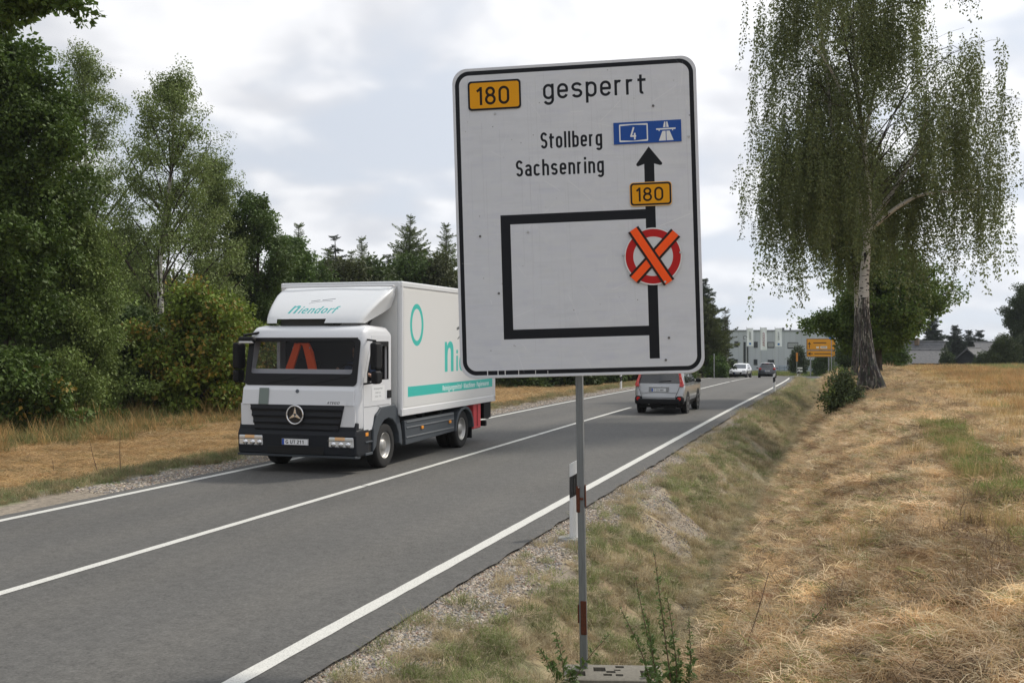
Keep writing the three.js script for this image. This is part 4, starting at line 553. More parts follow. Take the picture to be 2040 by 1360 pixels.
  part('door_crease', box(0.006, 0.012, 1.1, Wc + 0.007, 1.2, 0.42), M(0.3, 0.3, 0.31, 0.5), door); part('seam', box(0.006, 1.5, 0.012, Wc + 0.005, 1.75, -0.21), M(0.1, 0.1, 0.1, 0.6), door);
  part('roof_lamp', box(0.07, 0.06, 0.08, 1.08, 2.6, 0.5, { r: 0.02 }), blackPl, t);
  // front panel, grille, star, bumper
  part('front_panel', [side([[1.2, 1.56], [1.235, 1.5], [1.275, 1.24], [1.2, 1.24]], -1.14, 1.14, 0.02)], white, t);
  part('front_stripe', box(0.2, 0.3, 0.004, -0.68, 1.39, 1.266, { rx: -0.135 }), M(0.17, 0.21, 0.19, 0.4), t);
  for (const s of [-1, 1]) { const g = new THREE.Shape([[s * 0.9, 1.25], [s * 1.17, 1.25], [s * 1.16, 0.82], [s * 0.8, 0.78], [s * 0.84, 1.0]].map(([a, b]) => new THREE.Vector2(a, b))); part('corner_panel', plate(g, 0.05, 0.015).translate(0, 0, 1.225), white, t); }
  const gr = part('grille', [plate(new THREE.Shape([[-0.96, 1.235], [0.96, 1.235], [0.86, 0.8], [0.6, 0.7], [-0.6, 0.7], [-0.86, 0.8]].map(([a, b]) => new THREE.Vector2(a, b))), 0.05).translate(0, 0, 1.222)], M(0.008, 0.008, 0.009, 0.6), t);
  [[1.185, 0.94], [1.065, 0.915], [0.945, 0.885], [0.83, 0.85]].forEach(([y, w], i) => part('slat', side([[1.26, y - 0.045], [1.295, y - 0.05], [1.305, y - 0.02], [1.285, y + 0.045], [1.26, y + 0.045]], -w, w, 0.006), M(0.014, 0.015, 0.018, 0.55, { specularIntensity: 0.5 }), gr));
  const star = part('star_emblem', [new THREE.TorusGeometry(0.165, 0.016, 8, 40).translate(0, 1.06, 1.33), ...[0, 1, 2].map((k) => { const s = new THREE.Shape([[0, 0.155], [0.03, 0.018], [-0.03, 0.018]].map(([a, b]) => new THREE.Vector2(a, b))); return plate(s, 0.016, 0.004).rotateZ(k * 2.0944).translate(0, 1.06, 1.322); })], chrome, t); part('emblem_disc', cyl(0.172, 0.172, 0.06, 0, 1.06, 1.285, { rx: Math.PI / 2, n: 36 }), M(0.01, 0.01, 0.012, 0.25), star);
  part('small_emblem', cyl(0.035, 0.035, 0.006, 0, 1.485, 1.243, { rx: Math.PI / 2 - 0.13, n: 20 }), M(0.08, 0.09, 0.11, 0.3), t);
  const at = canvasTex(256, 64, (c) => { c.fillStyle = '#dfe0e2'; c.fillRect(0, 0, 256, 64); c.fillStyle = '#26282c'; c.font = 'italic bold 50px sans-serif'; c.fillText('ATEGO', 8, 50, 240); }); part('model_lettering', new THREE.PlaneGeometry(0.4, 0.085).rotateX(-0.13).translate(0.8, 1.285, 1.2725), new THREE.MeshPhysicalMaterial({ map: at, roughness: 0.35 }), t);
  const bumper = part('bumper', [side([[0.75, 0.33], [1.2, 0.3], [1.3, 0.36], [1.32, 0.7], [1.27, 0.8], [1.1, 0.82], [0.75, 0.82]], -1.21, 1.21, 0.05), side([[1.05, 0.7], [1.29, 0.7], [1.27, 0.82], [1.24, 0.93], [1.05, 0.93]], -1.19, -0.82, 0.02), side([[1.05, 0.7], [1.29, 0.7], [1.27, 0.82], [1.24, 0.93], [1.05, 0.93]], 0.82, 1.19, 0.02)], M(0.014, 0.016, 0.02, 0.6, { specularIntensity: 0.5 }), t);
  part('bumper_intake', box(1.15, 0.14, 0.02, 0, 0.42, 1.316, { r: 0.008 }), M(0.006, 0.006, 0.006, 0.8), bumper); part('bumper_lip', side([[1.1, 0.28], [1.31, 0.3], [1.32, 0.34], [1.1, 0.34]], -1.2, 1.2, 0.01), greyPl, bumper);
  const pl = canvasTex(416, 88, (c) => { c.fillStyle = '#e8e9ea'; c.fillRect(0, 0, 416, 88); c.fillStyle = '#1c4fb0'; c.fillRect(0, 0, 38, 88); c.strokeStyle = '#111'; c.lineWidth = 4; c.strokeRect(2, 2, 412, 84); c.fillStyle = '#1a1a1a'; c.font = 'bold 72px sans-serif'; c.fillText('G UT 211', 56, 70, 345); });
  part('number_plate', box(0.54, 0.115, 0.012, 0, 0.57, 1.325), M(0.8, 0.8, 0.8, 0.4), t); part('plate_print', new THREE.PlaneGeometry(0.535, 0.112).translate(0, 0.57, 1.3325), new THREE.MeshPhysicalMaterial({ map: pl, roughness: 0.4 }), t.children[t.children.length - 1]);
  for (const s of [-1, 1]) {
    const h = part('headlight', box(0.5, 0.19, 0.05, s * 0.92, 0.585, 1.3, { r: 0.05, seg: 4 }), lampGlass, t);
    part('indicator', box(0.2, 0.06, 0.02, s * 0.92 - 0.02, 0.645, 1.322, { r: 0.012 }), M(0.85, 0.5, 0.25, 0.2, { clearcoat: 1 }), h);
    for (const k of [-0.13, 0.02, 0.16]) part('lens', new THREE.SphereGeometry(0.06, 14, 8, 0, 6.29, 0, 1.2).rotateX(Math.PI / 2).translate(s * 0.9 + k, 0.545, 1.30), chrome, h);
    part('lens_divider', box(0.5, 0.012, 0.012, s * 0.9, 0.612, 1.325), M(0.1, 0.1, 0.1, 0.4), h);
  }
  // steps, arch and flank below the doors
  for (const s of [-1, 1]) {
    part('step_well', box(0.3, 0.46, 0.28, s * 1.05, 0.58, 0.78), M(0.01, 0.01, 0.01, 0.8), t); part('step', box(0.34, 0.03, 0.3, s * 1.06, 0.56, 0.79, { r: 0.01 }), greyPl, t); part('step', box(0.34, 0.05, 0.3, s * 1.06, 0.34, 0.79, { r: 0.015 }), greyPl, t);
    part('side_marker', box(0.03, 0.07, 0.12, s * 1.2, 0.7, 0.86, { r: 0.01 }), amber, t);
    const arc = (r) => [...Array(9)].map((_, i) => { const a = (0.02 + i / 8 * 0.98) * Math.PI; return [Math.cos(a) * r, 0.42 + Math.sin(a) * r]; });
    const fo = [[0.66, 0.36], [0.64, 0.8], [0.5, 1.02], [0.3, 1.16], [-0.33, 1.18], [-0.42, 1.1], [-0.5, 0.98], [-0.64, 0.62], [-0.66, 0.36], ...arc(0.52).reverse().map(([a, b]) => [a, b])];
    part('wheel_arch', side(fo, s > 0 ? 1.0 : -1.24, s > 0 ? 1.24 : -1.0, 0.02), greyPl, t);
    const rear = [...Array(9)].map((_, i) => { const a = i / 8 * Math.PI; return [-4.0 + Math.cos(a) * 0.6, 0.42 + Math.sin(a) * 0.52]; }), ri = [...Array(9)].map((_, i) => { const a = (1 - i / 8) * Math.PI; return [-4.0 + Math.cos(a) * 0.53, 0.42 + Math.sin(a) * 0.45]; });
    part('rear_wheel_arch', side([...rear, ...ri], s > 0 ? 0.72 : -1.3, s > 0 ? 1.3 : -0.72, 0.01), greyPl, t);
    const sk = part('side_skirt', [side([[-0.76, 0.36], [-0.68, 0.84], [-3.38, 0.84], [-3.42, 0.42]], s > 0 ? 1.2 : -1.27, s > 0 ? 1.27 : -1.2, 0.012)], greyPl, t);
    for (const y of [0.8, 0.69, 0.5]) part('skirt_rib', box(0.03, 0.035, 2.58, s * 1.268, y, -2.06, { r: 0.012 }), M(0.10, 0.11, 0.12, 0.5), sk);
    for (const z of [-1.55, -3.1]) part('skirt_marker', box(0.025, 0.06, 0.11, s * 1.285, 0.645, z, { r: 0.01 }), amber, sk);
    part('mud_flap', box(0.42, 0.4, 0.02, s * 1.02, 0.36, -4.62), blackPl, t);
    wheel(t, s * 1.06, 0.42, 0, 0.42, 0.25, 0.255); wheel(t, s * 1.11, 0.42, -4.0, 0.42, 0.24, 0.255); wheel(t, s * 0.84, 0.42, -4.0, 0.42, 0.24, 0.255, false);
  }
  part('chassis', [box(0.1, 0.24, 6.6, 0.4, 0.74, -2.6), box(0.1, 0.24, 6.6, -0.4, 0.74, -2.6), ...[0.2, -1, -2.4, -3.4, -5.2].map((z) => box(1.9, 0.12, 0.14, 0, 0.82, z)), box(2.0, 0.14, 0.16, 0, 0.42, -4.0), box(1.9, 0.12, 0.14, 0, 0.38, 0), box(0.9, 0.5, 0.7, 0, 0.65, 0.3), box(0.5, 0.45, 1.1, -0.85, 0.62, -1.6, { r: 0.08 }), cyl(0.24, 0.24, 0.9, 0.8, 0.64, -1.6, { rx: Math.PI / 2 })], M(0.02, 0.02, 0.021, 0.7), t).userData.kind = 'stuff';
  // the box body
  const L0 = -0.44, L1 = -6.04, y0 = 0.95, y1 = 3.55, zc = (L0 + L1) / 2, LL = L0 - L1;
  const body = part('box_body', box(Wb * 2 - 0.02, y1 - y0 - 0.02, LL - 0.02, 0, (y0 + y1) / 2, zc, { r: 0.03 }), M(0.72, 0.72, 0.70, 0.4), t);
  const railM = M(0.70, 0.71, 0.72, 0.35, { clearcoat: 0.4 });
  for (const s of [-1, 1]) { part('roof_rail', box(0.07, 0.12, LL, s * (Wb - 0.028), y1 - 0.055, zc, { r: 0.03, seg: 3 }), railM, body); part('bottom_rail', box(0.05, 0.14, LL, s * (Wb - 0.02), y0 + 0.06, zc, { r: 0.012 }), railM, body); part('corner_post', box(0.12, y1 - y0, 0.12, s * (Wb - 0.055), (y0 + y1) / 2, L0 - 0.055, { r: 0.055, seg: 4 }), railM, body); part('corner_post', box(0.1, y1 - y0, 0.1, s * (Wb - 0.045), (y0 + y1) / 2, L1 + 0.045, { r: 0.03 }), railM, body); }
  part('front_rail', box(2 * Wb - 0.1, 0.13, 0.07, 0, y1 - 0.06, L0 - 0.03, { r: 0.03, seg: 3 }), railM, body);
  part('rear_door_bars', [-0.9, -0.3, 0.3, 0.9].map((x) => box(0.03, 2.4, 0.03, x, 2.25, L1 - 0.02)), steel, body).userData.kind = 'stuff';
  const pw = 5.36, ph = 2.28, sp = canvasTex(2048, 871, (c) => { // printed flank; left edge of the canvas is the front
    const k = 2048 / pw; c.fillStyle = '#d7d7d5'; c.fillRect(0, 0, 2048, 871); const X = (s) => (s - 18.83) * k, Y = (h) => (y0 + 0.16 + ph - h) * k, teal = '#35b9ad';
    const r = rngOf(8); for (let i = 0; i < 500; i++) { c.fillStyle = `rgba(120,112,100,${0.035 * r()})`; c.fillRect(r() * 2048, 700 * r() + 171 * r(), 1 + 3 * r(), 10 + 60 * r()); }
    c.strokeStyle = teal; c.lineWidth = 38; c.beginPath(); c.ellipse(X(19.47), Y(2.72), 0.29 * k, 0.37 * k, 0, 0, 7); c.stroke();
    c.fillStyle = teal; c.fillRect(X(19.02), Y(1.5), (24.1 - 19.02) * k, 0.2 * k); c.fillStyle = '#e9efee'; c.font = 'bold 58px sans-serif'; c.fillText('Reinigungsmittel · Maschinen · Papierwaren', X(20.85), Y(1.345), 3.0 * k);
    c.fillStyle = teal; c.font = 'bold 440px sans-serif'; c.save(); c.translate(X(20.9), Y(1.74)); c.scale(0.95, 1.02); c.fillText('n', 0, 0); c.restore(); c.font = 'bold 235px sans-serif'; c.save(); c.translate(X(21.62), Y(1.74)); c.scale(1.06, 1); c.fillText('iendorf', 0, 0); c.restore();
    c.strokeStyle = '#55585a'; c.lineWidth = 12; c.beginPath(); c.moveTo(X(21.75), Y(2.44)); c.quadraticCurveTo(X(22.3), Y(2.72), X(23.4), Y(2.66)); c.stroke(); c.lineWidth = 22; c.beginPath(); c.moveTo(X(21.7), Y(2.66)); c.lineTo(X(22.3), Y(2.8)); c.moveTo(X(22.5), Y(2.8)); c.lineTo(X(23.5), Y(2.85)); c.stroke();
  });
  part('printed_flank', new THREE.PlaneGeometry(pw, ph).rotateY(Math.PI / 2).translate(Wb - 0.006, y0 + 0.16 + ph / 2, L0 - 0.12 - pw / 2), new THREE.MeshPhysicalMaterial({ map: sp, roughness: 0.4 }), body);
  part('toolbox', box(0.34, 0.62, 0.5, 1.06, 0.66, -5.0, { r: 0.03 }), M(0.62, 0.06, 0.07, 0.45), t, 'red upright box under the tail of the truck body'); part('toolbox_groove', box(0.02, 0.5, 0.03, 1.232, 0.66, -4.98), M(0.25, 0.02, 0.02, 0.6), t.children[t.children.length - 1]);
  part('tail_lift', [box(2.3, 0.42, 0.14, 0, 0.72, -5.98), box(2.4, 0.13, 0.12, 0, 0.42, -5.7, { r: 0.02 })], blackPl, t); part('tail_panel', box(0.03, 0.4, 0.5, 1.2, 0.74, -5.75), blackPl, t);
  // wind deflector over the cab
  {
    const rows = 9, P = [], uv = [], ix = [], cols = []; 
    for (let j = 0; j <= rows; j++) {
      const f = j / rows, y = 2.73 + 0.72 * f, hw = lerp(1.0, 1.2, Math.min(1, f * 1.3)), zf = 0.72 - 1.02 * Math.pow(f, 1.35) - (f > 0.93 ? 0.06 : 0), zr = Math.min(zf - 0.12, lerp(0.5, -0.4, clamp(f / 0.42))), rr = 0.13;
      const row = []; row.push([-hw, zr]); row.push([-hw, (zr + zf - rr) / 2]); for (let k = 0; k <= 5; k++) { const a = k / 5 * Math.PI / 2; row.push([-hw + rr - rr * Math.cos(a), zf - rr + rr * Math.sin(a)]); } for (let k = 1; k < 12; k++) row.push([lerp(-hw + rr, hw - rr, k / 12), zf + 0.05 * Math.sin(k / 12 * Math.PI)]); for (let k = 5; k >= 0; k--) { const a = k / 5 * Math.PI / 2; row.push([hw - rr + rr * Math.cos(a), zf - rr + rr * Math.sin(a)]); } row.push([hw, (zr + zf - rr) / 2]); row.push([hw, zr]);
      cols.push(row.length); row.forEach(([x, z], i) => { P.push(x, y, z); uv.push((x + 1.2) / 2.4, f); if (i && j) { const n = row.length, q = j * n + i; const hole = j <= 1 && row[i][0] > -0.72 && row[i][0] < 0.36 && row[i][1] > 0.2; if (!hole) ix.push(q - n - 1, q - n, q - 1, q - n, q, q - 1); } });
    }
    const g = new THREE.BufferGeometry(); g.setAttribute('position', new THREE.Float32BufferAttribute(P, 3)); g.setAttribute('uv', new THREE.Float32BufferAttribute(uv, 2)); g.setIndex(ix); g.computeVertexNormals();
    const dt = canvasTex(1024, 384, (c) => { c.fillStyle = '#dadcdd'; c.fillRect(0, 0, 1024, 384); c.fillStyle = '#2fa9a6'; c.save(); c.translate(250, 285); c.transform(1, 0, -0.25, 1, 0, 0); c.font = 'bold 150px sans-serif'; c.fillText('n', 0, 0); c.font = 'bold 96px sans-serif'; c.fillText('iendorf', 98, 0, 360); c.restore(); c.strokeStyle = '#5a5d60'; c.lineWidth = 4; c.beginPath(); c.moveTo(400, 182); c.quadraticCurveTo(500, 150, 600, 158); c.stroke(); c.lineWidth = 7; c.beginPath(); c.moveTo(405, 158); c.lineTo(480, 145); c.moveTo(500, 146); c.lineTo(610, 132); c.stroke(); });
    part('wind_deflector', g, new THREE.MeshPhysicalMaterial({ map: dt, roughness: 0.35, clearcoat: 0.5, side: THREE.DoubleSide }), t);
    part('deflector_lip', [tube(curve([V(-1.2, 3.45, -0.36), V(-1.19, 3.46, -0.28), V(0, 3.465, -0.24), V(1.19, 3.46, -0.28), V(1.2, 3.45, -0.36)], 16), 0.022, 0.022, 6)], white, t);
    part('deflector_bracket', [bar(V(0.75, 2.66, -0.1), V(0.95, 3.2, -0.3), 0.025), bar(V(-0.75, 2.66, -0.1), V(-0.95, 3.2, -0.3), 0.025), box(1.1, 0.12, 0.3, -0.18, 2.75, 0.42), box(1.1, 0.3, 0.04, -0.18, 2.86, 0.25)], M(0.05, 0.05, 0.045, 0.7), t).userData.kind = 'stuff';
  }
  // mirrors
  const mir = (s) => {
    const m = part('mirror', [box(0.14, 0.5, 0.26, s * 1.42, 2.12, 0.93, { r: 0.05, seg: 3 }), box(0.13, 0.24, 0.24, s * 1.43, 1.74, 0.93, { r: 0.05, seg: 3 })], blackPl, t); part('mirror_arm', [bar(V(s * 1.2, 2.42, 0.82), V(s * 1.42, 2.4, 0.94), 0.018), bar(V(s * 1.2, 1.62, 0.98), V(s * 1.42, 1.65, 0.94), 0.018)], blackPl, m).userData.kind = 'stuff';
    part('mirror_glass', [box(0.12, 0.42, 0.004, s * 1.42, 2.12, 0.798), box(0.11, 0.18, 0.004, s * 1.43, 1.74, 0.808)], chrome, m); m.userData.kind = undefined; delete m.userData.kind;
  }; mir(1); mir(-1);
  part('front_mirror', [box(0.34, 0.12, 0.14, -1.12, 2.42, 1.12, { r: 0.05, seg: 3 }), bar(V(-1.0, 2.55, 0.9), V(-1.2, 2.5, 1.12), 0.025)], blackPl, t); part('front_mirror_cap', box(0.3, 0.06, 0.1, -1.12, 2.38, 1.14, { r: 0.03 }), white, t.children[t.children.length - 1]);
}
// ---------- people and the vest in the cab ----------
function blobGeo(bones, center, size, res) { // smooth union of tapered capsules: [ax,ay,az,ra, bx,by,bz,rb]
  const mc = new MarchingCubes(res, new THREE.MeshBasicMaterial(), false, false, 400000); mc.isolation = 0; const n = res, f = mc.field, h = size / 2, K = 0.045, step = 2 / n;
  for (let z = 0; z < n; z++) for (let y = 0; y < n; y++) for (let x = 0; x < n; x++) {
    const px = center.x + (x * step - 1) * h, py = center.y + (y * step - 1) * h, pz = center.z + (z * step - 1) * h; let d = 9;
    for (const [ax, ay, az, ra, bx, by, bz, rb] of bones) { const ux = bx - ax, uy = by - ay, uz = bz - az, q = clamp(((px - ax) * ux + (py - ay) * uy + (pz - az) * uz) / (ux * ux + uy * uy + uz * uz + 1e-9)), e = Math.hypot(px - ax - ux * q, py - ay - uy * q, pz - az - uz * q) - lerp(ra, rb, q), hh = clamp(0.5 + 0.5 * (d - e) / K); d = lerp(d, e, hh) - K * hh * (1 - hh); }
    f[x + y * n + z * n * n] = -d;
  }
  mc.update(); const c = mc.count, g = new THREE.BufferGeometry(); g.setAttribute('position', new THREE.BufferAttribute(mc.positionArray.slice(0, c * 3), 3)); g.setAttribute('normal', new THREE.BufferAttribute(mc.normalArray.slice(0, c * 3), 3)); g.scale(h, h, h); g.translate(center.x, center.y, center.z); g.computeVertexNormals(); return flat(g);
}
{
  const ox = -9.62, oz = -18.27, skin = M(0.5, 0.29, 0.2, 0.55), shirt = M(0.11, 0.15, 0.25, 0.9), hair = M(0.04, 0.028, 0.02, 0.9);
  const d = thing('person', 'driver in a blue shirt behind the truck wheel with left elbow at the window', 'person', [ox + 0.6, 0, oz]);
  const body = blobGeo([[0, 1.42, 0.0, 0.15, 0, 1.85, -0.05, 0.17], [-0.17, 1.93, -0.05, 0.07, 0.17, 1.93, -0.05, 0.07], [0, 1.95, -0.03, 0.06, 0, 2.05, 0.0, 0.055], [0, 2.15, 0.03, 0.085, 0, 2.23, 0.02, 0.095], [0, 2.09, 0.08, 0.045, 0, 2.12, 0.09, 0.05], [0, 2.16, 0.13, 0.014, 0, 2.13, 0.145, 0.018], [0.2, 1.92, -0.05, 0.06, 0.46, 1.7, 0.06, 0.045], [0.46, 1.7, 0.06, 0.042, 0.24, 1.84, 0.42, 0.03], [-0.2, 1.92, -0.05, 0.06, -0.28, 1.66, 0.14, 0.045], [-0.28, 1.66, 0.14, 0.042, -0.18, 1.84, 0.45, 0.03], [0.24, 1.84, 0.42, 0.03, 0.2, 1.88, 0.5, 0.032], [-0.18, 1.84, 0.45, 0.03, -0.16, 1.88, 0.52, 0.032], [-0.1, 1.42, 0.05, 0.1, -0.12, 1.42, 0.5, 0.075], [0.1, 1.42, 0.05, 0.1, 0.12, 1.42, 0.5, 0.075]], V(0, 1.85, 0.15), 1.3, 84);
  part('body', body, skin, d);
  part('shirt', blobGeo([[0, 1.4, 0.0, 0.16, 0, 1.85, -0.05, 0.182], [-0.17, 1.93, -0.05, 0.08, 0.17, 1.93, -0.05, 0.08], [0.2, 1.92, -0.05, 0.07, 0.32, 1.82, 0.0, 0.062], [-0.2, 1.92, -0.05, 0.07, -0.25, 1.76, 0.06, 0.06]], V(0, 1.7, 0.0), 1.0, 52), shirt, d);
  part('hair', blobGeo([[0, 2.22, -0.01, 0.1, 0, 2.27, 0.03, 0.075]], V(0, 2.24, 0), 0.4, 30), hair, d);
  for (const s of [-1, 1]) part('eye', new THREE.SphereGeometry(0.012, 8, 6).translate(s * 0.035, 2.175, 0.112), M(0.05, 0.04, 0.035, 0.2), d);
  for (const s of [-1, 1]) part('finger', [0, 1, 2, 3].map((k) => tube([V(s > 0 ? 0.2 : -0.16, 1.88 + (k - 1.5) * 0.018, 0.5), V(s > 0 ? 0.19 : -0.15, 1.885 + (k - 1.5) * 0.018, 0.55), V(s > 0 ? 0.17 : -0.13, 1.87 + (k - 1.5) * 0.018, 0.565)], 0.009, 0.008, 6)), skin, d).userData.kind = 'stuff';
  const v = thing('safety_vest', 'orange safety vest hanging inside the truck windscreen', 'safety vest', [ox - 0.12, 0, oz]);
  const or = M(0.9, 0.11, 0.015, 0.8), sil = M(0.5, 0.5, 0.5, 0.4);
  for (const s of [-1, 1]) { const a = new THREE.Shape([[s * 0.03, 2.34], [s * 0.14, 2.36], [s * 0.21, 2.2], [s * 0.32, 1.85], [s * 0.18, 1.85], [s * 0.1, 2.12]].map(([x, y]) => new THREE.Vector2(x, y))); const g = new THREE.ExtrudeGeometry(a, { depth: 0.04, bevelEnabled: true, bevelSize: 0.01, bevelThickness: 0.01 }); const p = g.attributes.position; for (let i = 0; i < p.count; i++) p.setZ(i, p.getZ(i) + 0.02 * Math.sin(p.getY(i) * 22) + 0.82 + (2.34 - p.getY(i)) * 0.1); g.computeVertexNormals(); const f = part('panel', g, or, v); part('reflective_band', box(0.13, 0.04, 0.07, s * 0.25, 1.87, 0.89), sil, f); part('reflective_band', box(0.1, 0.03, 0.07, s * 0.13, 2.28, 0.855), sil, f); }
  part('collar', box(0.22, 0.05, 0.05, 0, 2.35, 0.83, { r: 0.02 }), or, v);
}
// ---------- cars: stacked outlines from sill to roof; local +z forwards ----------
function outline(hw, zr, zf, rc, bulge = 0.05) { // plan outline starting mid-rear, anticlockwise seen from above; sectors: rear 8, corner 4, side 16, corner 4, front 8, corner 4, side 16, corner 4
  const o = [], c = (cx, cz, a0, a1, n) => { for (let i = 0; i < n; i++) { const a = lerp(a0, a1, i / n); o.push([cx + Math.cos(a) * rc, cz + Math.sin(a) * rc]); } }, PI = Math.PI;
  const rear = (t) => [lerp(-hw + rc, hw - rc, t), zr - bulge * Math.sin(t * PI) + 0], front = (t) => [lerp(hw - rc, -hw + rc, t), zf + bulge * 1.6 * Math.sin(t * PI)];
  for (let i = 0; i < 8; i++) o.push(rear(i / 8)); c(hw - rc, zr + rc, -PI / 2, 0, 4);
  for (let i = 0; i < 16; i++) o.push([hw, lerp(zr + rc, zf - rc, i / 16)]); c(hw - rc, zf - rc, 0, PI / 2, 4);
  for (let i = 0; i < 8; i++) o.push(front(i / 8)); c(-hw + rc, zf - rc, PI / 2, PI, 4);
  for (let i = 0; i < 16; i++) o.push([-hw, lerp(zf - rc, zr + rc, i / 16)]); c(-hw + rc, zr + rc, PI, PI * 1.5, 4); return o;
}
function shell(levels, pick) { // pick(j, i) names the part of a cell; returns geometries
  const N = 64, out = {}, rings = levels.map(([y, hw, zr, zf, rc, b]) => outline(hw, zr, zf, rc, b).map(([x, z]) => [x, y, z])); const grp = {};
  const add = (k, q) => (grp[k] ??= []).push(q);
  for (let j = 0; j + 1 < rings.length; j++) for (let i = 0; i < N; i++) { const n = (i + 1) % N, k = pick(j, i); if (k) add(k, [rings[j][i], rings[j][n], rings[j + 1][n], rings[j + 1][i]]); }
  const top = rings[rings.length - 1], c = [0, top[0][1] + 0.03, (top[4][2] + top[36][2]) / 2]; for (let i = 0; i < N; i++) add('body', [top[i], top[(i + 1) % N], c, c]);
  for (const [k, qs] of Object.entries(grp)) { const p = [], ix = [], seen = new Map(); const id = (v) => { const s = v.map((x) => x.toFixed(4)).join(); if (!seen.has(s)) { seen.set(s, p.length / 3); p.push(...v); } return seen.get(s); }; for (const [a, b, d, e] of qs) { ix.push(id(a), id(d), id(b)); if (d !== e) ix.push(id(a), id(e), id(d)); } const g = new THREE.BufferGeometry(); g.setAttribute('position', new THREE.Float32BufferAttribute(p, 3)); g.setIndex(ix); out[k] = toCreasedNormals(flat(g), 0.7); }
  return out;
}
const carGlass = M(0.012, 0.015, 0.018, 0.05, { clearcoat: 1, clearcoatRoughness: 0.03 });
function plateOf(text, parent, y, z, back) { const t = canvasTex(312, 66, (c) => { c.fillStyle = '#dfe1e3'; c.fillRect(0, 0, 312, 66); c.fillStyle = '#1c4fb0'; c.fillRect(0, 0, 30, 66); c.fillStyle = '#17181a'; c.font = 'bold 54px sans-serif'; c.fillText(text, 42, 53, 255); }); const p = part('number_plate', box(0.52, 0.115, 0.012, 0, y, z), M(0.75, 0.75, 0.75, 0.4), parent); part('plate_print', new THREE.PlaneGeometry(0.515, 0.11).rotateY(back ? Math.PI : 0).translate(0, y, z + (back ? -0.0075 : 0.0075)), new THREE.MeshPhysicalMaterial({ map: t, roughness: 0.4 }), p); }
function car(name, label, o) {
  const t = thing(name, label, 'car', o.pos, o.turn), paint = M(...o.paint, 0.3, { metalness: o.metal ?? 0, clearcoat: 1, clearcoatRoughness: 0.06 }), hw = o.hw, mats = { body: paint, window: carGlass, rear_window: carGlass, windscreen: carGlass, bumper: o.bumper ?? blackPl, pillar: blackPl, lower_trim: blackPl };
  const g = shell(o.levels, o.pick); for (const [k, geo] of Object.entries(g)) part(k, geo, mats[k] ?? paint, t);
  part('underbody', box(hw * 1.7, 0.16, o.len * 0.86, 0, 0.3, 0), M(0.012, 0.012, 0.012, 0.8), t);
  for (const s of [-1, 1]) for (const z of o.axles) { part('wheel_arch', cyl(o.R + 0.07, o.R + 0.07, 0.1, 0, 0, 0, { rz: Math.PI / 2, n: 28 }).translate(s * (hw - 0.043), o.R + 0.02, z), M(0.01, 0.01, 0.01, 0.8), t); const w = wheel(t, s * (hw - 0.115), o.R, z, o.R, 0.24, o.R * 0.66, false); const sp = [...Array(5)].map((_, k) => box(0.03, o.R * 0.6, 0.07, 0, o.R * 0.32, 0, { r: 0.01 }).rotateX(k * 1.2566).translate(s * 0.105, 0, 0)); part('rim', [...sp, new THREE.TorusGeometry(o.R * 0.63, 0.02, 6, 28).rotateY(Math.PI / 2).translate(s * 0.105, 0, 0), cyl(0.07, 0.07, 0.03, 0, 0, 0, { rz: Math.PI / 2 }).translate(s * 0.11, 0, 0)], M(0.42, 0.42, 0.43, 0.3, { metalness: 0.7 }), w); }
  for (const s of [-1, 1]) { const m = part('mirror', box(0.2, 0.15, 0.13, s * (hw + 0.1), o.mirror[0], o.mirror[1], { r: 0.05, seg: 3 }), o.mirrorM ?? paint, t); part('mirror_foot', bar(V(s * (hw - 0.05), o.mirror[0] - 0.06, o.mirror[1] + 0.02), V(s * (hw + 0.05), o.mirror[0] - 0.03, o.mirror[1]), 0.02), blackPl, m); }
  return t;
}
